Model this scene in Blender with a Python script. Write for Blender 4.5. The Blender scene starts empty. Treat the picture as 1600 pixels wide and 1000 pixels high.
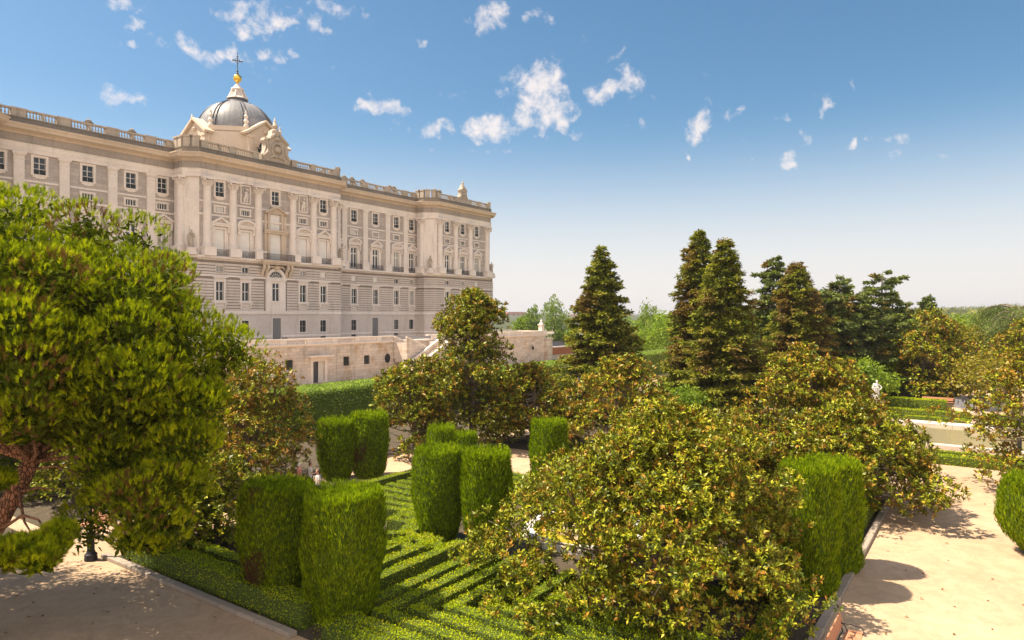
import bpy, bmesh, math, random
import numpy as np
from mathutils import Vector, Matrix
R_ = math.radians
scene = bpy.context.scene
COL = scene.collection

# ------------------------------------------------------------------ camera
CAM_Z = 9.5; F = 1067.0; HOR = 494.0          # focal length and horizon in photo pixels (1600 wide)
YAW = math.atan2(746.0, F)                    # angle between the view direction and the palace front
FW = np.array([math.cos(YAW), math.sin(YAW)]); RT = np.array([math.sin(YAW), -math.cos(YAW)])
cd = bpy.data.cameras.new('camera'); cam = bpy.data.objects.new('camera', cd); COL.objects.link(cam)
cd.sensor_width = 36; cd.lens = 36 * F / 1600; cd.clip_end = 12000; cd.clip_start = .1
cd.shift_y = -(500 - HOR) / 1600.0
cam.location = (0, 0, CAM_Z); cam.rotation_euler = (R_(90), 0, YAW - R_(90))
scene.camera = cam

# ------------------------------------------------------------------ sun, sky, exposure
SUN_H = np.array([-.53, .848]); SUN_EL = R_(60)
sun_dir = Vector((SUN_H[0]*math.cos(SUN_EL), SUN_H[1]*math.cos(SUN_EL), math.sin(SUN_EL)))
sl = bpy.data.lights.new('sun', 'SUN'); sl.energy = 4.2; sl.angle = R_(.53); sl.color = (1, .86, .66)
so = bpy.data.objects.new('sun', sl); COL.objects.link(so); so.location = (0, 0, 200)
so.rotation_euler = sun_dir.to_track_quat('Z', 'Y').to_euler()
scene.view_settings.view_transform = 'Standard'; scene.view_settings.look = 'None'
scene.view_settings.exposure = 1.32; scene.view_settings.gamma = 1
scene.render.film_transparent = False

world = bpy.data.worlds.new('World'); scene.world = world; world.use_nodes = True
wn = world.node_tree.nodes; wl = world.node_tree.links; wn.clear()
def wnode(t, **k):
    n = wn.new(t)
    for a, b in k.items(): setattr(n, a, b)
    return n
def wmath(op, a, b=None, c=None, clamp=False):
    n = wn.new('ShaderNodeMath'); n.operation = op; n.use_clamp = clamp
    for i, v in enumerate((a, b, c)):
        if v is None: continue
        if isinstance(v, (int, float)): n.inputs[i].default_value = v
        else: wl.new(v, n.inputs[i])
    return n.outputs[0]
sky = wnode('ShaderNodeTexSky', sky_type='NISHITA', sun_disc=False)
sky.sun_elevation = SUN_EL; sky.sun_rotation = math.atan2(SUN_H[0], SUN_H[1])
sky.air_density = 1.0; sky.dust_density = 1.6; sky.ozone_density = 1.6; sky.altitude = 600
tc = wnode('ShaderNodeTexCoord'); sp = wnode('ShaderNodeSeparateXYZ'); wl.new(tc.outputs['Generated'], sp.inputs[0])
az = wmath('ARCTAN2', sp.outputs[1], sp.outputs[0]); el = wmath('ARCSINE', sp.outputs[2])
nzw = wnode('ShaderNodeTexNoise'); nzw.inputs['Scale'].default_value = 30; nzw.inputs['Detail'].default_value = 4; wl.new(tc.outputs['Generated'], nzw.inputs['Vector'])
sw = wnode('ShaderNodeSeparateColor'); wl.new(nzw.outputs['Color'], sw.inputs[0])
el0 = el; az = wmath('ADD', az, wmath('MULTIPLY', wmath('SUBTRACT', sw.outputs[0], .5), .075)); el = wmath('ADD', el, wmath('MULTIPLY', wmath('SUBTRACT', sw.outputs[1], .5), .05))
# small fair-weather clouds: (x, y, rx, ry, strength) of each puff in the sky
CL = [(765,30,24,22,1),(845,31,14,10,.8),(652,66,7,6,.8),(845,150,38,40,1.25),(765,198,32,18,1.1),(820,185,26,18,1.1),(880,190,14,16,1),(905,208,10,7,.7),
 (570,162,18,14,1.1),(612,168,24,13,1),(628,190,12,7,.7),(690,206,24,10,.8),(665,160,10,8,.4),(700,150,18,8,.5),(975,122,18,24,1.1),(945,142,20,16,1.1),(1000,188,11,7,.8),
 (1092,198,20,20,1.1),(1068,190,10,7,.8),(1136,183,12,9,.7),(1160,182,9,12,.7),(1162,212,10,6,.6),(1216,191,11,6,.8),(1280,164,12,16,1.1),(1300,144,14,6,.7),(1336,133,6,8,.5),
 (1253,214,10,9,.7),(1236,249,9,9,.9),(1070,243,6,10,.9),(1330,222,11,9,.9),(1370,217,10,9,.8),(1408,217,9,8,.7),(1480,242,11,7,.7),(1102,108,18,9,.45),(1024,148,5,10,.5),
 (190,148,30,13,.85),(215,40,14,12,1),(216,72,13,5,.9),(248,62,16,10,.6),(300,75,26,17,1),(335,88,40,12,.9),(400,110,30,8,.4),(368,20,26,15,.9),(380,52,14,13,1),(402,40,12,12,.8),(425,32,24,18,.9),
 (448,35,11,12,.9),(408,84,18,8,.9),(436,90,14,8,.7),(462,86,13,8,.7),(488,38,18,13,1),(518,48,14,10,.9),(520,12,32,12,.9),(558,28,18,7,.7),(410,60,10,14,.6),(190,4,24,8,.9),(230,12,8,6,.6),
 (400,122,26,6,.5),(512,114,12,6,.5),(915,60,5,11,.5),(780,240,22,8,.4),(145,43,8,8,.4),(620,205,10,6,.6),(352,8,14,8,.8),(395,14,16,7,.7),(470,20,14,7,.6),(545,45,12,6,.6),(180,70,10,5,.5),(280,55,10,7,.6),(440,62,12,7,.7),(500,70,12,6,.5),(1045,225,8,6,.45),(1190,235,10,5,.4),(1110,160,10,6,.5),(1395,245,8,5,.4),(930,175,10,5,.5),(740,235,14,6,.5),(690,240,16,5,.4),(600,225,14,5,.4)]
mask = None
for (x, y, rx, ry, s) in CL:
    a = YAW - math.atan((x-800)/F); e = math.atan((HOR-y)/math.hypot(F, x-800))
    ca = math.cos(math.atan((x-800)/F)); kx = F/ca/ca; ky = F/ca*1.0 / (math.cos(e)**2)
    u = wmath('MULTIPLY', wmath('SUBTRACT', az, a), kx/(rx*1.3)); v = wmath('MULTIPLY', wmath('SUBTRACT', el, e), ky/(ry*1.3))
    d = wmath('ADD', wmath('MULTIPLY', u, u), wmath('MULTIPLY', v, v))
    g = wmath('MULTIPLY', wmath('SUBTRACT', 1.0, wmath('MULTIPLY', d, .5), clamp=True), s)
    mask = g if mask is None else wmath('MAXIMUM', mask, g)
nz = wnode('ShaderNodeTexNoise'); nz.inputs['Scale'].default_value = 38; nz.inputs['Detail'].default_value = 9; nz.inputs['Roughness'].default_value = .66
wl.new(tc.outputs['Generated'], nz.inputs['Vector']); nz.inputs['Distortion'].default_value = .35
nz2 = wnode('ShaderNodeTexNoise'); nz2.inputs['Scale'].default_value = 95; nz2.inputs['Detail'].default_value = 6; nz2.inputs['Roughness'].default_value = .7
wl.new(tc.outputs['Generated'], nz2.inputs['Vector'])
nn = wmath('ADD', wmath('MULTIPLY', nz.outputs[0], 3.9), wmath('MULTIPLY', nz2.outputs[0], 1.3))
raw = wmath('ADD', wmath('MULTIPLY', mask, 1.6), wmath('SUBTRACT', nn, 3.28))
raw = wmath('MULTIPLY', raw, wmath('GREATER_THAN', mask, .001))
cl = wnode('ShaderNodeMapRange', interpolation_type='SMOOTHSTEP'); wl.new(raw, cl.inputs[0]); cl.inputs[1].default_value = 0; cl.inputs[2].default_value = 1.6
# thin veil low on the horizon
hs = wnode('ShaderNodeHueSaturation'); wl.new(sky.outputs[0], hs.inputs['Color']); hs.inputs['Saturation'].default_value = 1.22; hs.inputs['Value'].default_value = .61; hs.inputs['Hue'].default_value = .488
veil = wnode('ShaderNodeMapRange', interpolation_type='SMOOTHERSTEP'); wl.new(el0, veil.inputs[0]); veil.inputs[1].default_value = -.02; veil.inputs[2].default_value = .31; veil.inputs[3].default_value = .9; veil.inputs[4].default_value = 0
mx0 = wnode('ShaderNodeMixRGB'); wl.new(veil.outputs[0], mx0.inputs[0]); wl.new(hs.outputs[0], mx0.inputs[1]); mx0.inputs[2].default_value = (4.1, 3.85, 3.75, 1)
mx = wnode('ShaderNodeMixRGB'); wl.new(wmath('MULTIPLY', cl.outputs[0], .9), mx.inputs[0]); wl.new(mx0.outputs[0], mx.inputs[1]); mx.inputs[2].default_value = (4.4, 4.0, 3.85, 1)
# bright cloud bank behind the camera, unseen and added to light the palace front
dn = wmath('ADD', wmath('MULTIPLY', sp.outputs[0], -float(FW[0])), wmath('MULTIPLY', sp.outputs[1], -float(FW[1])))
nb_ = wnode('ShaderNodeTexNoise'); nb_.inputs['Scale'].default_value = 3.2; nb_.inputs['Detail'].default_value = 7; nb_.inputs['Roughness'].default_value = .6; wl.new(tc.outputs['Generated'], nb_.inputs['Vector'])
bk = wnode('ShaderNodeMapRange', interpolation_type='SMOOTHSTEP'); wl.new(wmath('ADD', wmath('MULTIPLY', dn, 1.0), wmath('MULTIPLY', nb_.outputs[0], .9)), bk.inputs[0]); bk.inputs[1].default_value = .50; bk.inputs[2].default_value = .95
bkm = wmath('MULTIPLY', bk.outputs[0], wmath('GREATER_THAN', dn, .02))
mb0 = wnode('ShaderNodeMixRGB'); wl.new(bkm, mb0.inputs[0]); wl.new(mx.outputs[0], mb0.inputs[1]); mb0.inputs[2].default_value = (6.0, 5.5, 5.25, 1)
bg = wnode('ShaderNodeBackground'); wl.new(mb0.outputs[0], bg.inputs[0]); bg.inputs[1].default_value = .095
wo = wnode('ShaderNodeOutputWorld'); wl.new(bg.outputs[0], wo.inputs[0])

# ------------------------------------------------------------------ helpers
def G(px, py, z=0.0):
    """ground spot at height z seen at a photo position -> world (x, y)"""
    d = F*(CAM_Z-z)/(py-HOR); return W(px, d)
def W(px, d):
    r = (px-800)/F*d; p = FW*d+RT*r; return float(p[0]), float(p[1])
def S(px, D):
    """x on a wall plane y = D seen in photo column px"""
    dep = F*D/(math.cos(YAW)*(1546-px)); return (dep-D*math.sin(YAW))/math.cos(YAW)

def meta(o, label=None, cat=None, group=None, kind=None):
    if label: o['label'] = label
    if cat: o['category'] = cat
    if group: o['group'] = group
    if kind: o['kind'] = kind
    return o
def link(name, data, parent=None, loc=None):
    o = bpy.data.objects.new(name, data); COL.objects.link(o)
    if parent is not None: o.parent = parent
    if loc is not None: o.location = loc
    return o
def root(name, loc, label, cat, group=None, rz=0):
    o = link(name, None, None, loc); o.empty_display_size = .3; o.rotation_euler = (0, 0, rz)
    return meta(o, label, cat, group)
def np_mesh(name, V, Fc, mats, midx=None, smooth=False):
    V = np.asarray(V, np.float32); Fc = np.asarray(Fc, np.int32); k = Fc.shape[1]
    me = bpy.data.meshes.new(name); me.vertices.add(len(V)); me.vertices.foreach_set('co', V.ravel())
    me.loops.add(Fc.size); me.loops.foreach_set('vertex_index', Fc.ravel())
    me.polygons.add(len(Fc)); me.polygons.foreach_set('loop_start', np.arange(0, Fc.size, k, dtype=np.int32))
    if midx is not None: me.polygons.foreach_set('material_index', np.asarray(midx, np.int32))
    for m in (mats if isinstance(mats, (list, tuple)) else [mats]): me.materials.append(m)
    me.update(calc_edges=True)
    if smooth: me.polygons.foreach_set('use_smooth', np.ones(len(Fc), bool))
    return me

class MB:
    def __init__(s): s.v = []; s.f = []; s.off = (0, 0, 0)
    def add(s, vs, fs):
        n = len(s.v); s.v += [tuple(p) for p in vs]; s.f += [tuple(i+n for i in f) for f in fs]; return s
    def box(s, x0, x1, y0, y1, z0, z1):
        return s.add([(x0,y0,z0),(x1,y0,z0),(x1,y1,z0),(x0,y1,z0),(x0,y0,z1),(x1,y0,z1),(x1,y1,z1),(x0,y1,z1)],
                     [(3,2,1,0),(4,5,6,7),(0,1,5,4),(1,2,6,5),(2,3,7,6),(3,0,4,7)])
    def obox(s, c, ax, h0, h1, L, Wd):
        """box round centre c=(x,y), long axis ax (2D unit), from h0 to h1"""
        ay = (-ax[1], ax[0]); P = []
        for z in (h0, h1):
            for (i, j) in ((-1,-1),(1,-1),(1,1),(-1,1)):
                P.append((c[0]+ax[0]*i*L/2+ay[0]*j*Wd/2, c[1]+ax[1]*i*L/2+ay[1]*j*Wd/2, z))
        return s.add(P, [(3,2,1,0),(4,5,6,7),(0,1,5,4),(1,2,6,5),(2,3,7,6),(3,0,4,7)])
    def prism(s, poly, a, b, axis='y'):
        """poly of (u, z) extruded from a to b along y (or (x,y) along z)"""
        n = len(poly)
        if axis == 'y': P = [(u, a, w) for u, w in poly]+[(u, b, w) for u, w in poly]
        elif axis == 'x': P = [(a, u, w) for u, w in poly]+[(b, u, w) for u, w in poly]
        else: P = [(u, w, a) for u, w in poly]+[(u, w, b) for u, w in poly]
        fs = [tuple(range(n)), tuple(range(2*n-1, n-1, -1))]+[(i, i+n, (i+1) % n+n, (i+1) % n) for i in range(n)]
        return s.add(P, fs)
    def lathe(s, prof, cx, cy, n=12, ph=0, half=None):
        P = []; m = len(prof); N = n if half is None else n+1
        for i in range(N):
            a = ph+(2*math.pi*i/n if half is None else half[0]+(half[1]-half[0])*i/n)
            for r, z in prof: P.append((cx+r*math.cos(a), cy+r*math.sin(a), z))
        fs = []
        for i in range(n):
            j = (i+1) % N if half is None else i+1
            for k in range(m-1): fs.append((i*m+k, j*m+k, j*m+k+1, i*m+k+1))
        if half is None:
            fs.append(tuple(i*m for i in range(n))[::-1]); fs.append(tuple(i*m+m-1 for i in range(n)))
        return s.add(P, fs)
    def tube(s, pts, rad, n=7):
        pts = [Vector(p) for p in pts]; P = []; m = len(pts)
        if not isinstance(rad, (list, tuple)): rad = [rad]*m
        up = Vector((.31, .17, .93)).normalized()
        for i, p in enumerate(pts):
            t = (pts[min(i+1, m-1)]-pts[max(i-1, 0)]).normalized(); a = t.cross(up)
            if a.length < .05: a = t.cross(Vector((1, 0, 0)))
            a.normalize(); b = t.cross(a)
            for k in range(n):
                q = 2*math.pi*k/n; P.append(p+(a*math.cos(q)+b*math.sin(q))*rad[i])
        fs = [(i*n+k, i*n+(k+1) % n, (i+1)*n+(k+1) % n, (i+1)*n+k) for i in range(m-1) for k in range(n)]
        fs.append(tuple(range(n))[::-1]); fs.append(tuple(range((m-1)*n, m*n)))
        return s.add(P, fs)
    def sweep(s, prof, path, cap=True):
        """prof of (out, z); path of (x, y); outward is to the right of the path direction"""
        n = len(path); N = []
        for i in range(n-1):
            dx = path[i+1][0]-path[i][0]; dy = path[i+1][1]-path[i][1]; l = math.hypot(dx, dy); N.append((dy/l, -dx/l))
        P = []; m = len(prof)
        for i in range(n):
            if i == 0: o = N[0]
            elif i == n-1: o = N[-1]
            else:
                a, b = N[i-1], N[i]; k = 1+a[0]*b[0]+a[1]*b[1]; o = ((a[0]+b[0])/k, (a[1]+b[1])/k)
            for w, z in prof: P.append((path[i][0]+o[0]*w, path[i][1]+o[1]*w, z))
        fs = [(i*m+k, (i+1)*m+k, (i+1)*m+(k+1) % m, i*m+(k+1) % m) for i in range(n-1) for k in range(m)]
        if cap: fs.append(tuple(range(m))); fs.append(tuple(range((n-1)*m, n*m))[::-1])
        return s.add(P, fs)
    def wall(s, x0, x1, z0, z1, y, holes=(), dep=.3):
        """front face at y (facing -y) pierced by rectangular holes (x0,x1,z0,z1) with reveals"""
        xs = sorted({x0, x1, *[h[0] for h in holes], *[h[1] for h in holes]}); zs = sorted({z0, z1, *[h[2] for h in holes], *[h[3] for h in holes]})
        xs = [x for x in xs if x0 <= x <= x1]; zs = [z for z in zs if z0 <= z <= z1]
        for i in range(len(xs)-1):
            for j in range(len(zs)-1):
                cx = (xs[i]+xs[i+1])/2; cz = (zs[j]+zs[j+1])/2
                if any(h[0] < cx < h[1] and h[2] < cz < h[3] for h in holes): continue
                s.add([(xs[i],y,zs[j]),(xs[i+1],y,zs[j]),(xs[i+1],y,zs[j+1]),(xs[i],y,zs[j+1])], [(0,1,2,3)])
        for a, b, c, d in holes:
            for q in (((a,c),(a,d)),((b,d),(b,c)),((a,d),(b,d)),((b,c),(a,c))):
                (u0,w0),(u1,w1) = q
                s.add([(u0,y,w0),(u1,y,w1),(u1,y+dep,w1),(u0,y+dep,w0)], [(0,1,2,3)])
        return s
    def build(s, name, mat, parent=None, loc=None, smooth=False):
        me = bpy.data.meshes.new(name); me.from_pydata(s.v, [], s.f)
        for m in (mat if isinstance(mat, (list, tuple)) else [mat]): me.materials.append(m)
        bm = bmesh.new(); bm.from_mesh(me); bmesh.ops.recalc_face_normals(bm, faces=bm.faces) if not getattr(s, 'raw', False) else None
        bm.to_mesh(me); bm.free()
        if smooth:
            me.polygons.foreach_set('use_smooth', [True]*len(me.polygons))
            try: me.set_sharp_from_angle(angle=R_(40))
            except Exception: pass
        me.update()
        return link(name, me, parent, loc)
def dup(o, loc=None, rz=None, sc=None, label=None, group=None, parent=None):
    c = o.copy(); COL.objects.link(c); c.parent = parent
    if loc is not None: c.location = loc
    if rz is not None: c.rotation_euler = (0, 0, rz)
    if sc is not None: c.scale = sc if isinstance(sc, tuple) else (sc, sc, sc)
    if label: c['label'] = label
    if group: c['group'] = group
    for ch in list(o.children):
        if ch.name in COL.objects: dup(ch, parent=c)
    return c

# ------------------------------------------------------------------ materials
def mat(name):
    m = bpy.data.materials.new(name); m.use_nodes = True; nt = m.node_tree
    return m, nt.nodes, nt.links, nt.nodes['Principled BSDF']
def ramp(N, L, src, stops):
    r = N.new('ShaderNodeValToRGB'); L.new(src, r.inputs[0]); e = r.color_ramp.elements
    while len(e) < len(stops): e.new(.5)
    for i, (p, c) in enumerate(stops): e[i].position = p; e[i].color = (*c, 1)
    return r.outputs[0]
def noise(N, L, scale, detail=5, rough=.6, vec=None, dist=0):
    n = N.new('ShaderNodeTexNoise'); n.inputs['Scale'].default_value = scale; n.inputs['Detail'].default_value = detail
    n.inputs['Roughness'].default_value = rough; n.inputs['Distortion'].default_value = dist
    if vec is not None: L.new(vec, n.inputs['Vector'])
    return n.outputs[0]
def objvec(N, L, scale=(1, 1, 1), kind='Object'):
    t = N.new('ShaderNodeTexCoord'); m = N.new('ShaderNodeMapping'); L.new(t.outputs[kind], m.inputs[0]); m.inputs['Scale'].default_value = scale
    return m.outputs[0]
def mixc(N, L, fac, a, b, mode='MIX'):
    m = N.new('ShaderNodeMixRGB'); m.blend_type = mode
    for i, v in ((0, fac), (1, a), (2, b)):
        if isinstance(v, (int, float)): m.inputs[i].default_value = v
        elif isinstance(v, tuple): m.inputs[i].default_value = (*v, 1)
        else: L.new(v, m.inputs[i])
    return m.outputs[0]
def bump(N, L, P, h, strength=.4, dist=.02):
    b = N.new('ShaderNodeBump'); b.inputs['Strength'].default_value = strength; b.inputs['Distance'].default_value = dist
    L.new(h, b.inputs['Height']); L.new(b.outputs[0], P.inputs['Normal'])
def plain(name, col, rough=.6, metal=0, var=.15, sc=3.0, bmp=0):
    m, N, L, P = mat(name); v = objvec(N, L)
    n = noise(N, L, sc, 5, .65, v)
    c0 = tuple(max(0, c*(1-var)) for c in col); c1 = tuple(min(1, c*(1+var)) for c in col)
    L.new(ramp(N, L, n, [(.3, c0), (.7, c1)]), P.inputs['Base Color'])
    P.inputs['Roughness'].default_value = rough; P.inputs['Metallic'].default_value = metal
    if bmp: bump(N, L, P, n, bmp, .02)
    return m
def stone(name, base, stain=(.16, .13, .10), amount=.35, blocks=None, streak=True, rough=.85, warm=None):
    m, N, L, P = mat(name); v = objvec(N, L)
    big = noise(N, L, .18, 6, .6, v); fine = noise(N, L, 2.6, 8, .7, v)
    c = ramp(N, L, big, [(.3, tuple(x*.88 for x in base)), (.7, tuple(min(1, x*1.1) for x in base))])
    c = mixc(N, L, .35, c, ramp(N, L, fine, [(.3, (.55, .55, .55)), (.7, (1, 1, 1))]), 'MULTIPLY')
    if warm: c = mixc(N, L, ramp(N, L, noise(N, L, .35, 6, .7, v), [(.52, (0, 0, 0)), (.68, (1, 1, 1))]), c, warm)
    if streak:
        vs = objvec(N, L, (1.3, 1.3, .16)); st = noise(N, L, 1.1, 7, .72, vs)
        c = mixc(N, L, ramp(N, L, st, [(.54, (0, 0, 0)), (.75, (amount, amount, amount))]), c, stain)
    h = fine
    if blocks:
        w, hh, mo = blocks; sx = N.new('ShaderNodeSeparateXYZ'); L.new(v, sx.inputs[0]); cm = N.new('ShaderNodeCombineXYZ')
        ad = N.new('ShaderNodeMath'); ad.operation = 'ADD'; L.new(sx.outputs[0], ad.inputs[0]); L.new(sx.outputs[1], ad.inputs[1])
        L.new(ad.outputs[0], cm.inputs[0]); L.new(sx.outputs[2], cm.inputs[1])
        b = N.new('ShaderNodeTexBrick'); L.new(cm.outputs[0], b.inputs['Vector']); b.inputs['Scale'].default_value = 1
        b.inputs['Brick Width'].default_value = w; b.inputs['Row Height'].default_value = hh; b.inputs['Mortar Size'].default_value = mo
        b.inputs['Color1'].default_value = (.82, .82, .82, 1); b.inputs['Color2'].default_value = (1.08, 1.06, 1.02, 1); b.inputs['Mortar'].default_value = (.5, .46, .42, 1)
        b.inputs['Mortar Smooth'].default_value = .3; b.inputs['Bias'].default_value = .1
        c = mixc(N, L, 1.0, c, b.outputs[0], 'MULTIPLY')
    L.new(c, P.inputs['Base Color']); P.inputs['Roughness'].default_value = rough
    bump(N, L, P, h, .5, .03)
    return m
def leafmat(name, cols, trans=.45, rough=.5, spec=.35, back=None, clump=.5, cs=.8, tcol=(1.0, 1.15, .35)):
    """cols: list of (position, colour) spread over the leaves by a random value of each leaf"""
    m, N, L, P = mat(name); N.remove(P); out = N['Material Output']
    g = N.new('ShaderNodeNewGeometry'); v = objvec(N, L)
    a = N.new('ShaderNodeMath'); a.operation = 'MULTIPLY_ADD'; L.new(g.outputs['Random Per Island'], a.inputs[0]); a.inputs[1].default_value = 1-clump
    b = N.new('ShaderNodeMath'); b.operation = 'MULTIPLY'; L.new(ramp(N, L, noise(N, L, cs, 3, .5, v), [(.32, (0, 0, 0)), (.68, (1, 1, 1))]), b.inputs[0]); b.inputs[1].default_value = clump
    L.new(b.outputs[0], a.inputs[2]); c = ramp(N, L, a.outputs[0], cols)
    if back is not None: c = mixc(N, L, g.outputs['Backfacing'], c, back)
    d = N.new('ShaderNodeBsdfPrincipled'); L.new(c, d.inputs['Base Color']); d.inputs['Roughness'].default_value = rough
    d.inputs['Specular IOR Level'].default_value = spec
    t = N.new('ShaderNodeBsdfTranslucent'); L.new(mixc(N, L, 1.0, c, tcol, 'MULTIPLY'), t.inputs[0])
    x = N.new('ShaderNodeMixShader'); x.inputs[0].default_value = trans; L.new(d.outputs[0], x.inputs[1]); L.new(t.outputs[0], x.inputs[2])
    L.new(x.outputs[0], out.inputs[0]); return m

M = {}
M['stone_light'] = stone('pale_limestone', (.78, .69, .62), stain=(.34, .28, .24), amount=.5)
M['stone_wall'] = stone('grey_granite', (.46, .40, .365), stain=(.22, .18, .14), amount=.45, blocks=(1.6, .55, .012))
M['stone_rust'] = stone('rusticated_granite', (.63, .545, .485), stain=(.30, .245, .20), amount=.65, warm=(.56, .47, .40))
M['stone_joint'] = stone('darkened_joint_stone', (.27, .22, .185), stain=(.12, .10, .08), amount=.6)  # darker stone adds to the weak shade in the course channels
M['frieze'] = stone('sooty_frieze_granite', (.38, .32, .275), stain=(.12, .10, .085), amount=.85)
M['stone_cornice'] = stone('ochre_cornice_stone', (.60, .48, .365), stain=(.25, .19, .13), amount=.5)
M['stone_dark'] = stone('weathered_parapet_stone', (.21, .175, .14), stain=(.07, .06, .05), amount=.9)
M['stone_bal'] = stone('balustrade_stone', (.46, .385, .31), stain=(.13, .105, .08), amount=.75)
M['stone_terrace'] = stone('terrace_granite', (.65, .57, .505), stain=(.25, .18, .12), amount=.75, blocks=(1.3, .46, .012), warm=(.46, .33, .22))
M['plaster'] = stone('warm_plaster', (.70, .56, .43), stain=(.5, .36, .24), amount=.2, streak=True)
M['white_stone'] = stone('white_marble', (.72, .69, .66), stain=(.5, .45, .4), amount=.3)
M['lead'] = stone('lead_sheet', (.23, .23, .245), stain=(.12, .12, .14), amount=.5, rough=.5, warm=(.34, .32, .31))
M['lead_dark'] = plain('dark_lead', (.06, .06, .075), .5)
M['gold'] = plain('gilded_metal', (.85, .55, .08), .28, 1, .05)
M['iron'] = plain('black_iron', (.022, .022, .028), .5, .3)
M['blind'] = plain('white_roller_blind', (.72, .68, .63), .7, 0, .05, 1)
M['curtain'] = plain('pale_curtain_behind_glass', (.34, .32, .29), .35, 0, .25, 4)
M['frame'] = plain('painted_window_frame', (.66, .62, .57), .5, 0, .06)
m_, N_, L_, P_ = mat('window_glass'); P_.inputs['Base Color'].default_value = (.022, .028, .035, 1); P_.inputs['Roughness'].default_value = .12; M['glass'] = m_
g_ = noise(N_, L_, .9, 2, .5, objvec(N_, L_)); bump(N_, L_, P_, g_, .15, .05)
M['door'] = plain('grey_painted_door', (.17, .165, .16), .6)
M['brick'] = stone('red_brick', (.50, .17, .08), stain=(.3, .1, .05), amount=.3, blocks=(.26, .08, .012))
def barkmat():
    m, N, L, P = mat('pine_bark'); v = objvec(N, L, (1, 1, .45)); vo = N.new('ShaderNodeTexVoronoi'); vo.feature = 'DISTANCE_TO_EDGE'; vo.inputs['Scale'].default_value = 11; L.new(v, vo.inputs['Vector'])
    c = ramp(N, L, noise(N, L, 3, 8, .75, v), [(.3, (.20, .085, .045)), (.5, (.34, .16, .085)), (.7, (.42, .26, .17))])
    e = ramp(N, L, vo.outputs['Distance'], [(.02, (.16, .14, .13)), (.14, (1, 1, 1))]); L.new(mixc(N, L, 1.0, c, e, 'MULTIPLY'), P.inputs['Base Color'])
    P.inputs['Roughness'].default_value = .9; bump(N, L, P, e, .9, .03); return m
M['bark_pine'] = barkmat()
M['bark'] = stone('grey_bark', (.20, .155, .11), stain=(.06, .045, .03), amount=.6)
M['wood_bench'] = stone('worn_bench_wood', (.50, .24, .13), stain=(.30, .07, .03), amount=.5)
M['skin'] = plain('skin', (.62, .34, .24), .5, 0, .05)
M['hair'] = plain('brown_hair', (.10, .05, .03), .6)
M['cloth_white'] = plain('white_cotton', (.75, .72, .70), .8, 0, .05)
M['cloth_pink'] = plain('coral_cotton', (.62, .25, .22), .8, 0, .05)
M['cloth_dark'] = plain('navy_cotton', (.04, .045, .08), .8, 0, .1)
M['slate'] = plain('blue_grey_panel', (.20, .21, .25), .6)

# gravel
def gravelmat():
    m, N, L, P = mat('sandy_gravel'); v = objvec(N, L)
    big = noise(N, L, .22, 5, .6, v, .6); fine = noise(N, L, 14, 8, .75, v)
    c = ramp(N, L, big, [(.3, (.46, .315, .20)), (.7, (.57, .41, .27))])
    c = mixc(N, L, .5, c, ramp(N, L, fine, [(.32, (.62, .60, .58)), (.66, (1, 1, 1))]), 'MULTIPLY')
    c = mixc(N, L, .8, c, ramp(N, L, noise(N, L, 1.4, 6, .7, v, 1.2), [(.36, (.78, .76, .73)), (.6, (1, 1, 1))]), 'MULTIPLY')
    vo = N.new('ShaderNodeTexVoronoi'); L.new(v, vo.inputs['Vector']); vo.inputs['Scale'].default_value = 5.5
    c = mixc(N, L, ramp(N, L, vo.outputs['Distance'], [(.05, (.75, .75, .75)), (.075, (0, 0, 0))]), c, (.16, .10, .055))
    L.new(c, P.inputs['Base Color']); P.inputs['Roughness'].default_value = .95; bump(N, L, P, fine, .7, .02); return m
M['gravel'] = gravelmat()
def soilmat(name, a, b, sc=1.5):
    m, N, L, P = mat(name); v = objvec(N, L); n = noise(N, L, sc, 9, .75, v)
    L.new(ramp(N, L, n, [(.35, a), (.65, b)]), P.inputs['Base Color']); P.inputs['Roughness'].default_value = .95; bump(N, L, P, n, .8, .08); return m
M['soil'] = soilmat('garden_soil', (.045, .032, .018), (.10, .075, .045), 3)
M['country'] = soilmat('dry_country', (.09, .10, .045), (.20, .17, .09), .02)
M['woods'] = soilmat('far_woodland', (.028, .042, .018), (.075, .085, .04), .06)
def kerbmat():
    m = stone('kerb_granite', (.36, .30, .25), stain=(.16, .12, .09), amount=.6, blocks=(.95, 3.0, .015)); return m
M['kerb'] = kerbmat()
m_, N_, L_, P_ = mat('pool_water'); P_.inputs['Base Color'].default_value = (.30, .26, .16, 1); P_.inputs['Roughness'].default_value = .08
bump(N_, L_, P_, noise(N_, L_, 2.2, 4, .6, objvec(N_, L_)), .12, .05); M['water'] = m_
m_, N_, L_, P_ = mat('algae_water'); P_.inputs['Base Color'].default_value = (.34, .27, .02, 1); P_.inputs['Roughness'].default_value = .5; P_.inputs['Specular IOR Level'].default_value = .1
bump(N_, L_, P_, noise(N_, L_, 3, 4, .6, objvec(N_, L_)), .12, .05); M['algae'] = m_

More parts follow.
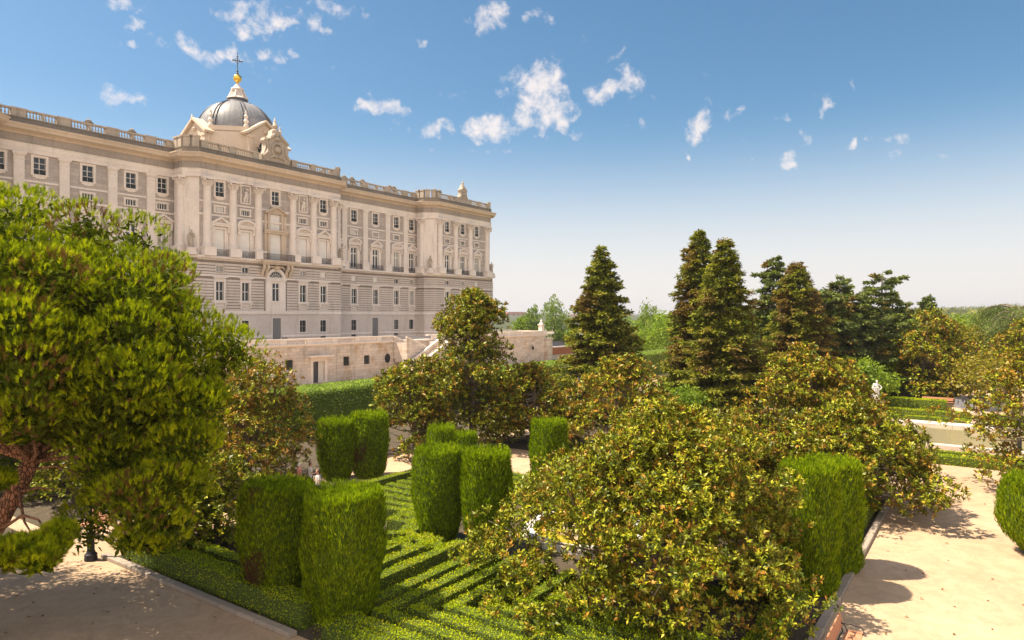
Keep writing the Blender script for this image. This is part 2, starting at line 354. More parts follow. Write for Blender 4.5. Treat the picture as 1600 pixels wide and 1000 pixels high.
# foliage
M['magnolia'] = leafmat('magnolia_leaves', [(0, (.02, .035, .005)), (.25, (.07, .105, .008)), (.5, (.23, .265, .012)), (.8, (.47, .44, .022)), (1, (.58, .36, .04))], .16, .42, .25, back=(.15, .14, .02), clump=.5, cs=2.2)
M['magnolia_rust'] = leafmat('rusty_magnolia_leaves', [(0, (.05, .05, .010)), (.3, (.17, .15, .014)), (.55, (.36, .24, .02)), (.8, (.48, .25, .03)), (1, (.50, .20, .045))], .16, .42, .25, back=(.28, .14, .03), clump=.4, cs=2.2)
M['cypress'] = leafmat('clipped_cypress', [(0, (.035, .06, .004)), (.4, (.16, .23, .006)), (.75, (.35, .44, .008)), (1, (.56, .58, .015))], .42, .7, .06, clump=.5, cs=7)
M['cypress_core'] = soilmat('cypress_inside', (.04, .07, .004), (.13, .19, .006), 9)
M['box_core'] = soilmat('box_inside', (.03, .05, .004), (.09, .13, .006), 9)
M['pine_inner'] = leafmat('shade_darkened_needles', [(0, (.03, .045, .003)), (1, (.11, .14, .006))], .2, .8, .05)  # shade inside the crown is put into a darker needle colour
M['dead_cypress'] = leafmat('browned_cypress', [(0, (.05, .03, .012)), (1, (.16, .085, .03))], .2, .8, .1)
M['box'] = leafmat('box_leaves', [(0, (.10, .16, .005)), (.4, (.27, .36, .008)), (.8, (.44, .48, .012)), (1, (.62, .50, .02))], .18, .7, .06, clump=.35, cs=.7)
M['hedge_pale'] = leafmat('tall_hedge_leaves', [(0, (.08, .13, .03)), (.5, (.27, .36, .08)), (1, (.50, .56, .20))], .4, .7, .06, clump=.35, cs=.6)
M['pine'] = leafmat('pine_needles', [(0, (.04, .07, .003)), (.35, (.17, .22, .005)), (.65, (.42, .47, .007)), (1, (.66, .62, .015))], .4, .6, .06, clump=.7, cs=3.2)
M['pine_old'] = leafmat('browned_pine_needles', [(0, (.10, .07, .015)), (1, (.28, .14, .04))], .3, .7, .2)
M['spruce'] = leafmat('spruce_needles', [(0, (.045, .065, .010)), (.4, (.15, .17, .022)), (.75, (.31, .30, .035)), (1, (.42, .33, .045))], .25, .7, .08, clump=.5, cs=.8)
M['spruce_rust'] = leafmat('browning_spruce_needles', [(0, (.09, .055, .016)), (.5, (.19, .125, .03)), (1, (.32, .20, .045))], .25, .6, .2, clump=.55, cs=.5)
M['cedar'] = leafmat('cedar_needles', [(0, (.05, .07, .025)), (.5, (.14, .18, .055)), (1, (.30, .33, .10))], .25, .7, .08, clump=.55, cs=.4)
M['poplar'] = leafmat('poplar_leaves', [(0, (.10, .15, .03)), (.5, (.20, .28, .055)), (1, (.34, .38, .10))], .4, .5, .3, clump=.5, cs=.4)
M['bright'] = leafmat('bright_broad_leaves', [(0, (.08, .13, .012)), (.5, (.20, .29, .02)), (1, (.36, .42, .04))], .45, .5, .3, clump=.5, cs=.35)
M['olive_leaf'] = leafmat('ochre_broad_leaves', [(0, (.10, .10, .012)), (.5, (.27, .23, .022)), (1, (.44, .30, .03))], .35, .45, .35, clump=.5, cs=.35)
# ------------------------------------------------------------------ foliage generators (all plain mesh faces)
def unit(a): return a/np.maximum(np.linalg.norm(a, axis=-1, keepdims=True), 1e-9)
def leaves(P, D, Nn, Ln, Wd, bend=.12):
    """rhombic leaves: base P, direction D, face normal ~Nn"""
    n = len(P); D = unit(D); Sd = unit(np.cross(D, Nn)); Nn = np.cross(Sd, D)
    Ln = np.broadcast_to(np.asarray(Ln, float).reshape(-1, 1), (n, 1)); Wd = np.broadcast_to(np.asarray(Wd, float).reshape(-1, 1), (n, 1))
    V = np.stack([P, P+D*Ln*.48+Sd*Wd*.5+Nn*Ln*bend, P+D*Ln-Nn*Ln*bend*.6, P+D*Ln*.48-Sd*Wd*.5+Nn*Ln*bend], 1).reshape(-1, 3)
    return V, np.arange(4*n).reshape(-1, 4)
def spikes(P, D, Ln, Wd, rng):
    """narrow triangular needles / blades"""
    n = len(P); D = unit(D); Sd = unit(np.cross(D, unit(rng.normal(size=(n, 3)))))
    Ln = np.broadcast_to(np.asarray(Ln, float).reshape(-1, 1), (n, 1)); Wd = np.broadcast_to(np.asarray(Wd, float).reshape(-1, 1), (n, 1))
    V = np.stack([P-Sd*Wd*.5, P+Sd*Wd*.5, P+D*Ln], 1).reshape(-1, 3)
    return V, np.arange(3*n).reshape(-1, 3)
def sphere_dirs(n, rng): return unit(rng.normal(size=(n, 3)))

def blob_points(cent, rad, per, rng, up=.25, shell=.55):
    """points and outward directions on the upper / outer part of many ellipsoid clumps"""
    n = len(cent); D = sphere_dirs(n*per, rng).reshape(n, per, 3); D[..., 2] += up; D = unit(D)
    k = rng.uniform(shell, 1, (n, per, 1))**.6
    P = cent[:, None, :]+D*rad[:, None, :]*k
    return P.reshape(-1, 3), D.reshape(-1, 3), k.reshape(-1)

def rosette_crown(cent, rad, per, nl, Ln, axis_up, rng, mats, name='crown', ctr=None, rust=.2, W=.42):
    P, D, k = blob_points(cent, rad, per, rng); A = unit(D*.8+np.array([0, 0, axis_up])+rng.normal(size=D.shape)*.35)
    n = len(P); T = unit(np.cross(A, sphere_dirs(n, rng))); B = np.cross(A, T)
    ang = rng.uniform(0, 6.28, (n, 1))+np.arange(nl)[None, :]*2.4; til = rng.uniform(.25, 1.25, (n, nl))
    d = A[:, None]*np.cos(til)[..., None]+(T[:, None]*np.cos(ang)[..., None]+B[:, None]*np.sin(ang)[..., None])*np.sin(til)[..., None]
    nn = A[:, None]*np.sin(til)[..., None]-(T[:, None]*np.cos(ang)[..., None]+B[:, None]*np.sin(ang)[..., None])*np.cos(til)[..., None]
    base = P[:, None]+d*.02+A[:, None]*rng.uniform(-.12, .05, (n, nl, 1))
    L_ = Ln*rng.uniform(.65, 1.2, (n, nl)); V, Fq = leaves(base.reshape(-1, 3), d.reshape(-1, 3), nn.reshape(-1, 3), L_.ravel(), (L_*W).ravel())
    mi = np.repeat((rng.random(n) < rust).astype(int), nl)
    return np_mesh(name, V, Fq, mats, mi)

def limb_mesh(trunk_pts, trunk_r, targets, r0, rng, n=6, tmin=.25, sag=.12):
    mb = MB(); mb.tube(trunk_pts, trunk_r, 10)
    tp = np.array(trunk_pts, float)
    for q in targets:
        t = rng.uniform(tmin, .95)*(len(tp)-1); i = min(int(t), len(tp)-2); f = t-i; a = tp[i]*(1-f)+tp[i+1]*f
        if q[2] < a[2]: a = a*1.0; a[2] = max(tp[0][2]+.5, min(a[2], q[2]-.1*abs(q[2])))
        L = np.linalg.norm(q-a); mid = (a+q)/2+np.array([0, 0, -sag*L])+rng.normal(size=3)*.06*L
        m2 = a*.25+mid*.5+q*.25
        mb.tube([a, m2*.5+a*.25+mid*.25, mid*.5+q*.5+rng.normal(size=3)*.03*L, q], [r0, r0*.7, r0*.45, r0*.15], n)
    return mb

def magnolia(x, y, H, Rr, label, seed, nclump=90, per=26, nl=7, Ln=.19, rust=.25, lean=(0, 0), prof='mound', inner=.2, base=.3, cr=.15, rot=0, gaps=()):
    rng = np.random.default_rng(seed); r = root('magnolia_tree', (x, y, 0), label, 'magnolia', 'magnolia trees in the garden')
    # clump centres over the crown surface; irregular: each sector has its own reach
    C = []; Q = []; sect = rng.uniform(.66, 1.12, 11); rust = rust*.85; topv = rng.uniform(.8, 1.08, 7)
    while len(C) < nclump:
        t = rng.uniform(0, 1)**.85; a = rng.uniform(0, 2*math.pi); s = sect[int(a/6.2832*11) % 11]
        if prof == 'cone': rr = Rr*(1-t)**.62*(.85+.3*math.sin(11*t+a*2))
        else: rr = Rr*math.sqrt(max(0, 1-t**2.2))*(.92+.16*math.sin(7*t+3*a))
        if prof != 'cone' and t < .18: rr *= .8+t
        k = rng.uniform(.25, .8) if rng.random() < inner else rng.uniform(.78, 1.0)*(1.16 if rng.random() < .14 else 1)
        c = np.array([rr*k*s*math.cos(a)+lean[0]*t, rr*k*s*math.sin(a)+lean[1]*t, base*H+t*H*(1-base)*.97])
        if base < .2 or True: c[2] = base*H*rng.uniform(.5, 1) + t*(H-base*H)*(topv[int(a/6.2832*7) % 7] if prof != 'cone' else 1)
        if any((abs(c[0]-g[0]) < g[3] and abs(c[1]-g[1]) < g[3] and abs(c[2]-g[2]) < g[4]) for g in gaps): continue
        C.append(c); q = Rr*cr*rng.uniform(.7, 1.3); Q.append([q, q, q*rng.uniform(.45, .75)])
    C = np.array(C); Q = np.array(Q)
    me = rosette_crown(C, Q, per, nl, Ln, .75, rng, [M['magnolia'], M['magnolia_rust']], rust=rust)
    link('crown', me, r)
    th = H*.72; tr = .035*Rr+.05
    tp = [(0, 0, -.1), (.05*Rr*rng.normal(), .05*Rr*rng.normal(), th*.35), (lean[0]*.5, lean[1]*.5, th*.7), (lean[0]*.8, lean[1]*.8, th)]
    sel = C[rng.choice(len(C), min(len(C), 60), replace=False)]
    limb_mesh(tp, [tr*1.3, tr, tr*.7, tr*.35], sel, tr*.32, rng, tmin=.12).build('trunk', M['bark'], r, smooth=True)
    return r

def conifer(x, y, H, Rr, label, seed, mats, name='spruce_tree', step=.44, droop=.34, bl=.34, nb=14, top=1.0, dens=1.0, power=.85, z0=.04, wig=.14, cat='spruce', group='conifers behind the garden', upt=0.0, rust=.15, tier=1.0):
    rng = np.random.default_rng(seed); r = root(name, (x, y, 0), label, cat, group)
    Ps = []; Ds = []; Ls = []; limbs = MB(); limbs.tube([(0, 0, -.2), (0, 0, H*.5), (0, 0, H*.985)], [.028*H, .016*H, .004*H], 8)
    z = z0*H
    while z < H*.985:
        t = z/H; R0 = Rr*((1-t)**power)*(1 if t > .1 else .75+2.5*t); n = max(5, int(nb*(.6+.4*(1-t))))
        a0 = rng.uniform(0, 6.28)
        for k in range(n):
            a = a0+k*6.2832/n+rng.normal()*.22; L = R0*rng.uniform(1-wig*2.2, 1+wig)
            if rng.random() < .15: L *= rng.uniform(.55, 1.3)
            L = max(L, .25); dr = droop*rng.uniform(.7, 1.3)*(1-t*.9); dirx = np.array([math.cos(a), math.sin(a), 0.])
            zz = z+rng.normal()*step*.35
            m = max(8, int(L/.032*dens)); u = rng.uniform(.12, 1, m)**.7
            def curve(u): return np.outer(u*L, dirx)+np.stack([0*u, 0*u, zz-dr*L*u*(1.25-.55*u)+(upt*L*u**2.2)], 1)
            P = curve(u); side = np.array([-dirx[1], dirx[0], 0.]); w = (1-u*.8)*L*.30+.12
            off = rng.uniform(-1, 1, m)*w; P = P+np.outer(off, side)*1.0; P[:, 2] -= np.abs(off)*.22+rng.uniform(0, .12, m)
            D = dirx[None]*rng.uniform(.5, 1.1, (m, 1))+side[None]*(off/np.maximum(w, .01))[:, None]*.9; D[:, 2] += rng.normal(size=m)*.22-.12
            nn = rng.normal(size=(m, 3))*.35+np.array([0, 0, 1.])
            for _ in range(2):
                Ps.append(P+rng.normal(size=P.shape)*.07); Ds.append(D+rng.normal(size=D.shape)*.35); Ls.append((rng.uniform(.7, 1.3, m)*bl, nn+rng.normal(size=nn.shape)*.35))
            if L > .9:
                q = curve(np.array([0., .5, .95])); limbs.tube(q, [.012*L+.012, .008*L+.008, .006], 4)
        z += step*rng.uniform(.75, 1.25)*(.65+.5*(1-t))*tier
    P = np.concatenate(Ps); D = np.concatenate(Ds); L_ = np.concatenate([a for a, b in Ls]); nn = np.concatenate([b for a, b in Ls])
    V, Fq = leaves(P, D, nn, L_, L_*.45, .05)
    mi = (rng.random(len(P)) < rust).astype(int)
    # browning patches keep together
    ph = np.sin(P[:, 0]*1.7+seed)+np.sin(P[:, 1]*1.9)+np.sin(P[:, 2]*1.3); mi = ((ph+rng.normal(size=len(P))*.7) > 2.4-rust*5).astype(int)
    link('crown', np_mesh('crown', V, Fq, mats, mi), r)
    limbs.build('trunk', M['bark'], r, smooth=True)
    return r

def broad(x, y, H, Rr, label, seed, m, name='broadleaf_tree', n=50, per=60, Ln=.4, shape='round', cat='tree', group='trees beyond the garden', cr=.3, base=.25, trunk_z=0):
    rng = np.random.default_rng(seed); r = root(name, (x, y, trunk_z), label, cat, group)
    D = sphere_dirs(n, rng); k = rng.uniform(.5, .95, (n, 1))
    if shape == 'column':
        t = rng.uniform(0, 1, n); a = rng.uniform(0, 6.28, n); rr = Rr*np.sqrt(np.clip(np.sin(np.pi*np.clip(t*.9+.08, 0, 1)), .05, 1))*rng.uniform(.4, .9, n)
        C = np.stack([rr*np.cos(a), rr*np.sin(a), H*(base+(1-base)*t*.95)], 1); Q = np.stack([np.full(n, Rr*.42)]*2+[np.full(n, Rr*.9)], 1)*rng.uniform(.6, 1.1, (n, 1)); up = .3
    else:
        C = D*k*np.array([Rr, Rr, H*(1-base)*.5]); C[:, 2] += H*(base+(1-base)*.5); q = Rr*cr*rng.uniform(.7, 1.3, n); Q = np.stack([q, q, q*.7], 1); up = .25
    P, Dd, kk = blob_points(C, Q, per, rng, up); P = P+rng.normal(size=P.shape)*.04*Rr
    dd = unit(Dd+rng.normal(size=Dd.shape)*.8+(np.array([0, 0, 1.2]) if shape == 'column' else np.array([0, 0, -.2]))); nn = Dd+rng.normal(size=Dd.shape)*.5+np.array([0, 0, .6])
    L_ = Ln*rng.uniform(.6, 1.3, len(P)); V, Fq = leaves(P, dd, nn, L_, L_*.6, .08)
    link('crown', np_mesh('crown', V, Fq, m), r)
    limb_mesh([(0, 0, -.2), (0, 0, H*.3), (.02*H, 0, H*.75)], [.03*H, .022*H, .008*H], C[:14], .009*H, rng).build('trunk', M['bark'], r, smooth=True)
    return r

def weeping(x, y, H, Rr, label, seed, mats):
    """cedar with long arching, hanging sprays"""
    rng = np.random.default_rng(seed); r = root('weeping_cedar', (x, y, 0), label, 'cedar', 'conifers behind the garden')
    mb = MB(); mb.tube([(0, 0, -.2), (.3, 0, H*.5), (.4, .2, H*.9)], [.4, .28, .1], 8); Ps = []; Ds = []
    for b in range(46):
        a = rng.uniform(0, 6.28); t = rng.uniform(.35, 1); L = Rr*rng.uniform(.5, 1.05)*(1.15-t*.35); z0 = H*t*.9; dx = np.array([math.cos(a), math.sin(a), 0.])
        us = np.linspace(0, 1, 5); c = [dx*L*u+np.array([0, 0, z0+L*(.5*u-.75*u*u)]) for u in us]; mb.tube(c, [.09, .07, .05, .03, .015], 4)
        for s in range(46):
            u = rng.uniform(.2, 1); p = dx*L*u+np.array([0, 0, z0+L*(.5*u-.75*u*u)])+rng.normal(size=3)*np.array([.5, .5, .1])
            m = 16; h = rng.uniform(.5, 2.4); q = np.linspace(0, 1, m); Ps.append(p[None]+np.stack([0*q, 0*q, -q*h], 1)+dx*(q*.5)[:, None]+rng.normal(size=(m, 3))*.08)
            Ds.append(np.tile(np.array([dx[0]*.4, dx[1]*.4, -.7]), (m, 1))+rng.normal(size=(m, 3))*.4)
    P = np.concatenate(Ps); D = np.concatenate(Ds); V, Fq = leaves(P, D, rng.normal(size=P.shape), .24*rng.uniform(.6, 1.3, len(P)), .07)
    link('crown', np_mesh('crown', V, Fq, mats), r); mb.build('trunk', M['bark'], r, smooth=True); return r

def topiary(x, y, H, R0, label, seed, dens=300, bulge=1.0, group='clipped cypress columns', lx=1.0, brown=0, taper=.62, tuft=1.0):
    """clipped, flat-topped cypress drum: swells in the middle and narrows at the foot"""
    rng = np.random.default_rng(seed); r = root('clipped_cypress', (x, y, 0), label, 'topiary', group)
    ph = rng.uniform(0, 6.28, 6)
    def prof(t): # radius factor over height
        return np.interp(t, [0, .08, .22, .5, .78, .93, .975, 1], [taper, taper+.13, .86, 1.0, .965, .91, .86, .76])
    def lump(a, t): return 1+.035*np.sin(3*a+ph[0]+2*t)+.03*np.sin(5*a+ph[1]-5*t)+.02*np.sin(11*a+9*t+ph[2])+.02*np.sin(17*t+ph[3]+2*a)
    mb = MB(); na, nt = 40, 22; V = []
    for i in range(nt+1):
        t = i/nt
        for j in range(na):
            a = 2*math.pi*j/na; q = R0*prof(t)*lump(a, t)*.93; V.append((q*math.cos(a)*lx, q*math.sin(a), t*(H-.10)))
    Fs = [(i*na+j, i*na+(j+1) % na, (i+1)*na+(j+1) % na, (i+1)*na+j) for i in range(nt) for j in range(na)]+[tuple(range(na))[::-1], tuple(range(nt*na, nt*na+na))]
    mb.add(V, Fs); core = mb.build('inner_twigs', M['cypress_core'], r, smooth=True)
    area = 2*math.pi*R0*H; dens = dens*1.6; tuft = tuft*.82; n = int(area*dens); t = rng.uniform(0, 1, n); a = rng.uniform(0, 6.2832, n); bm_ = np.sin(a*R0*17+3*np.sin(t*H*4+ph[0]))*np.sin(t*H*6+2*np.sin(a*9+ph[1])); q = R0*prof(t)*lump(a, t)*rng.uniform(.93, 1.03, n)+.03*bm_
    P = np.stack([q*np.cos(a)*lx, q*np.sin(a), t*H], 1); O = np.stack([np.cos(a), np.sin(a), 0*a], 1)
    D = O*rng.uniform(.08, .5, (n, 1))+np.array([0, 0, 1.])+rng.normal(size=(n, 3))*.2
    n2 = int(math.pi*R0*R0*dens*1.9); a2 = rng.uniform(0, 6.28, n2); q2 = R0*.93*np.sqrt(rng.uniform(0, 1, n2)); P2 = np.stack([q2*np.cos(a2)*lx, q2*np.sin(a2), H-.10-.16*(q2/R0)**3+rng.uniform(-.04, .05, n2)+.05*np.sin(3*a2+ph[4])*q2/R0], 1)
    D2 = np.array([0, 0, 1.])+rng.normal(size=(n2, 3))*.38
    # leaves lie close to the clipped surface so the drum is shaded as a solid
    V1, F1 = leaves(P, D, O*.6+rng.normal(size=O.shape)*.6, rng.uniform(.12, .32, n)*tuft, rng.uniform(.022, .045, n)*tuft, .05)
    V2, F2 = leaves(P2, D2, rng.normal(size=P2.shape)+np.array([0, 0, .0]), rng.uniform(.10, .24, n2)*tuft, rng.uniform(.025, .045, n2)*tuft, .05)
    mi = np.zeros(n+n2, int)
    if brown:
        s = np.sin(a*2+ph[5])+np.sin(t*7+ph[1])+.6*np.sin(a*5-t*9)+rng.normal(size=n)*.5; mi[:n] = (s > 2.3-brown).astype(int)
    link('foliage', np_mesh('foliage', np.concatenate([V1, V2]), np.concatenate([F1, F2+len(V1)]), [M['cypress'], M['dead_cypress']], mi), r)
    return r

def hedge(pts, w, h, label, seed, m='box', dens=330, ls=.055, group=None, name='box_hedge', closed=False, cat='hedge', core='box_core'):
    """clipped hedge along a polyline of world points"""
    rng = np.random.default_rng(seed); x0, y0 = pts[0]; o = root(name, (x0, y0, 0), label, cat, group); pts = [(a-x0, b-y0) for a, b in pts]
    prof = [(-w/2*.96, 0), (-w/2, h*.4), (-w/2*.93, h*.93), (w/2*.93, h*.93), (w/2, h*.4), (w/2*.96, 0)]
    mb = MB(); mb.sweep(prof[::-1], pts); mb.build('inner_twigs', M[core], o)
    Ps = []; Os = []
    for i in range(len(pts)-1):
        a = np.array(pts[i]); b = np.array(pts[i+1]); L = np.linalg.norm(b-a); d = (b-a)/L; s = np.array([-d[1], d[0]]); e = w/2
        for (area, kind) in ((L*w, 't'), (L*h, 'l'), (L*h, 'r'), (w*h, 'e0'), (w*h, 'e1')):
            n = int(area*dens*(2.3 if kind == 't' else 1.0)); u = rng.uniform(0, L, n) if kind in 'tlr' else np.full(n, -0. if kind == 'e0' else L)
            if kind in 'tlr': u = u*(1+w/L)-w/2 if len(pts) > 2 else u
            if kind == 't': v = rng.uniform(-e, e, n); z = h-.02+rng.normal(size=n)*.02+.018*np.sin(u*3+seed)+.012*np.sin(u*7); O = np.tile([0, 0, 1.], (n, 1))
            elif kind in 'lr': sg = 1 if kind == 'l' else -1; v = np.full(n, e*sg)+rng.normal(size=n)*.02; z = rng.uniform(.02, h, n); v = v*(1-.06*(z/h)); O = np.tile([s[0]*sg, s[1]*sg, .15], (n, 1))
            else: v = rng.uniform(-e, e, n); z = rng.uniform(.02, h, n); sg = -1 if kind == 'e0' else 1; O = np.tile([d[0]*sg, d[1]*sg, .1], (n, 1)); u = u+rng.normal(size=n)*.015
            xy = a[None]+np.outer(u, d)+np.outer(v, s); Ps.append(np.column_stack([xy, z])); Os.append(O)
    P = np.concatenate(Ps); O = np.concatenate(Os); n = len(P)
    D = unit(O*.35+rng.normal(size=(n, 3))*.8+np.array([0, 0, .35])); NN = O*1.5+rng.normal(size=(n, 3))*.5
    L_ = ls*rng.uniform(.6, 1.3, n); V, Fq = leaves(P, D, NN, L_, L_*.6, .1)
    link('foliage', np_mesh('foliage', V, Fq, M[m]), o); return o

# ------------------------------------------------------------------ figures grown from a skinned skeleton
def skin_body(J, E, rad, name, m, parent=None, sub=2):
    me = bpy.data.meshes.new(name); me.from_pydata([tuple(j) for j in J], E, []); o = bpy.data.objects.new(name, me); COL.objects.link(o)
    md = o.modifiers.new('s', 'SKIN'); md.use_smooth_shade = True
    for i, r in enumerate(rad): me.skin_vertices[0].data[i].radius = r if isinstance(r, tuple) else (r, r)
    me.skin_vertices[0].data[0].use_root = True
    o.modifiers.new('u', 'SUBSURF').levels = sub
    dg = bpy.context.evaluated_depsgraph_get(); ev = o.evaluated_get(dg); nm = bpy.data.meshes.new_from_object(ev); bpy.data.objects.remove(o)
    nm.materials.clear(); nm.materials.append(m); nm.name = name
    return link(name, nm, parent)
def figure(r, pose, skin, m_top, m_leg, m_hair=None, s=1.0, drape=False):
    """standing figure 1.72 m tall; pose moves arms; +y is where it faces"""
    h = lambda x, y, z: (x*s, y*s, z*s)
    la, ra, hip = pose
    J = [h(0, 0, .94), h(0, 0, 1.12), h(0, .01, 1.32), h(0, 0, 1.43), h(0, .01, 1.50), h(0, .02, 1.60), h(0, .015, 1.68),
         h(.09, 0, .90), h(.10+hip, .03, .50), h(.10+hip, 0, .09), h(.11+hip, .12, .03), h(-.09, 0, .90), h(-.11, .02, .50), h(-.12, -.02, .09), h(-.13, .11, .03),
         h(.17, 0, 1.40), h(*la[0]), h(*la[1]), h(-.17, 0, 1.40), h(*ra[0]), h(*ra[1])]
    E = [(0, 1), (1, 2), (2, 3), (3, 4), (4, 5), (5, 6), (0, 7), (7, 8), (8, 9), (9, 10), (0, 11), (11, 12), (12, 13), (13, 14), (2, 15), (15, 16), (16, 17), (2, 18), (18, 19), (19, 20)]
    rad = [(.14, .10), (.13, .09), (.15, .10), (.08, .07), (.05, .05), (.075, .09), (.06, .07), .085, .055, .042, .03, .085, .055, .042, .03, .052, .04, .028, .052, .04, .028]
    rad = [tuple(q*s for q in (a if isinstance(a, tuple) else (a, a))) for a in rad]
    body = skin_body(J, E, rad, 'body', skin, r)
    for sx, hand in ((1, J[17]), (-1, J[20])):
        fb = MB(); hv = Vector(hand); el = Vector(J[16] if sx == 1 else J[19]); d = (hv-el).normalized(); sd = d.cross(Vector((0, 0, 1))) if abs(d.z) < .9 else Vector((0, 1, 0)); sd.normalize()
        fb.tube([hv, hv+d*.08*s], [.03*s, .034*s], 6)
        for k, (o_, ln) in enumerate(((-.027, .07), (-.009, .08), (.009, .075), (.027, .058))): p = hv+d*.075*s+sd*o_*s; fb.tube([p, p+d*ln*.5*s, p+d*ln*s+Vector((0, .012*s, -.01*s))], [.009*s, .008*s, .006*s], 5)
        p = hv+d*.03*s+sd*-.03*s; fb.tube([p, p-sd*.03*s+d*.03*s], [.010*s, .007*s], 5); fb.build('hand', skin, r, smooth=True)
    fa = MB(); cz = 1.625*s
    fa.lathe([(.001, cz-.11*s), (.05*s, cz-.10*s), (.073*s, cz-.05*s), (.08*s, cz+.0), (.078*s, cz+.05*s), (.055*s, cz+.095*s), (.001, cz+.11*s)], 0, .02*s, 12)
    fa.tube([(0, .09*s, cz+.02*s), (0, .118*s, cz-.02*s)], [.010*s, .018*s], 5); fa.tube([(-.022*s, .098*s, cz-.052*s), (.022*s, .098*s, cz-.052*s)], .006*s, 5)
    for sx in (-1, 1): fa.tube([(sx*.028*s, .088*s, cz+.012*s), (sx*.028*s, .098*s, cz+.012*s)], [.012*s, .006*s], 6); fa.tube([(sx*.078*s, .01*s, cz-.02*s), (sx*.088*s, .0, cz+.02*s)], .014*s, 5)
    fa.build('head', skin, r, smooth=True)
    if m_hair:
        hb = MB(); hb.lathe([(.088*s, cz-.01*s), (.09*s, cz+.04*s), (.07*s, cz+.09*s), (.03*s, cz+.125*s), (.001, cz+.13*s)], 0, -.002, 12); hb.lathe([(.05*s, cz-.09*s), (.075*s, cz-.03*s), (.08*s, cz+.05*s)], 0, -.028*s, 10); hb.build('hair', m_hair, r, smooth=True)
    if m_top:
        tb = MB(); tb.lathe([(.165*s, .90*s), (.158*s, 1.1*s), (.172*s, 1.28*s), (.178*s, 1.38*s), (.13*s, 1.43*s), (.07*s, 1.455*s)], 0, .0, 14)
        for q in (J[15], J[18]): pass
        tb.tube([J[15], (Vector(J[15])+(Vector(J[16])-Vector(J[15]))*.6)], [.075*s, .062*s], 8); tb.tube([J[18], (Vector(J[18])+(Vector(J[19])-Vector(J[18]))*.6)], [.075*s, .062*s], 8)
        t_ = tb.build('shirt', m_top, r, smooth=True); t_.scale = (1, .72, 1)
        lb = MB()
        for a, b, c in ((7, 8, 9), (11, 12, 13)): lb.tube([J[a], J[b], (Vector(J[b])+(Vector(J[c])-Vector(J[b]))*.8)], [.105*s, .078*s, .07*s], 9)
        lb.lathe([(.13*s, .84*s), (.16*s, .90*s), (.15*s, .97*s)], 0, 0, 12); lb.build('trousers', m_leg, r, smooth=True)
    if drape:
        rng = np.random.default_rng(int(s*100)+3); na = 26; V = []; zs = [0.02, .2, .4, .6, .8, .95, 1.05]; rr = [.20, .22, .21, .20, .19, .18, .14]
        for z, q in zip(zs, rr):
            for k in range(na):
                a = 6.2832*k/na; f = q*(1+.2*math.sin(5*a+z*2.5)+.10*math.sin(11*a-z*3)); V.append((f*math.cos(a)*s+.05*math.sin(3*z)*s, f*.75*math.sin(a)*s-.01, (z+.10*math.sin(a))*s))
        n = len(zs); mb = MB(); mb.add(V, [(i*na+k, i*na+(k+1) % na, (i+1)*na+(k+1) % na, (i+1)*na+k) for i in range(n-1) for k in range(na)]); mb.tube([(-.17*s, .10*s, .95*s), (-.05*s, .14*s, 1.1*s), (.12*s, .10*s, 1.3*s), (.2*s, -.02*s, 1.42*s), (.22*s, -.14*s, 1.2*s), (.28*s, -.18*s, .7*s), (.34*s, -.16*s, .25*s)], [.06*s, .07*s, .07*s, .08*s, .11*s, .12*s, .07*s], 7); mb.build('robe', skin, r, smooth=True)
    return body
# ------------------------------------------------------------------ the palace
XC = 72.85; YW = 105.0; YP = 100.6; ZB = 5.2          # centre line, wing front, pavilion front, terrace level
LP = (XC, YW, ZB); INV = (-LP[0], -LP[1], -LP[2])
PAL = root('palace', LP, 'huge pale granite royal palace with pilasters, balustrade and a lead dome behind its central crest', 'palace')
def part(mb, name, m, smooth=False, parent=None): return mb.build(name, m, parent or PAL, INV if parent is None else None, smooth)
c1 = 1.6
PATH = [(2, YP), (31.3, YP), (32.9, YP+c1), (32.9, YW), (57.5, YW), (57.5, YP+c1), (59.1, YP), (86.6, YP), (88.2, YP+c1), (88.2, YW), (112.8, YW), (112.8, YP+2), (114.8, YP), (134.3, YP), (136.3, YP+2), (136.3, 150)]
PLOW = [(2, YP), (31.9, YP), (32.9, YP+1), (32.9, YW), (57.5, YW), (57.5, YP+1), (58.5, YP), (87.2, YP), (88.2, YP+1), (88.2, YW), (112.8, YW), (112.8, YP+2), (114.8, YP), (135.5, YP), (136.5, YP+1), (136.5, 150)]
OFFS = [19.0-1.8, 21.95, 27.75, 33.75, 38.75]
WX_L = [34.2, 38.97, 44.96, 50.9, 55.6]; WX_R = [90.0, 94.5, 100.4, 106.5, 111.2]
CX = [62.5, 67.1, XC, 78.6, 83.15]; RX = [118.2, 123.7, 129.0]
Z_LEDGE = 19.0; Z_ARCH = 31.3

# window / door parts, each modelled once around its own origin (wall plane y = 0, facing -y)
def surround(mb, w, h, t=.24, p=.14, ears=.0, apron=0):
    mb.box(-w/2-t, -w/2, -p, .02, 0, h); mb.box(w/2, w/2+t, -p, .02, 0, h); mb.box(-w/2-t-ears, w/2+t+ears, -p-.003, .02, h, h+t)
    mb.box(-w/2-t-.05, w/2+t+.05, -p-.08, .02, -.16, 0)
    if apron:
        n = 8; poly = [(-w/2-.1, -.16)]+[(-w/2-.1+(w+.2)*i/n, -.16-apron*(.75+.45*math.sin(math.pi*i/n)-.3*(i % 2))) for i in range(n+1)]+[(w/2+.1, -.16)]; mb.prism(poly, -p+.02, .01)
    return mb
def sash(mb, w, h, cols=2, rows=3, y=.12, b=.05):
    for i in range(cols+1): x = -w/2+w*i/cols; mb.box(max(x-b, -w/2), min(x+b, w/2), y, y+.05, 0, h)
    for j in range(rows+1): z = h*j/rows; mb.box(-w/2, w/2, y+.006, y+.044, max(z-b*.7, 0), min(z+b*.7, h))
    return mb
PROTO = {}
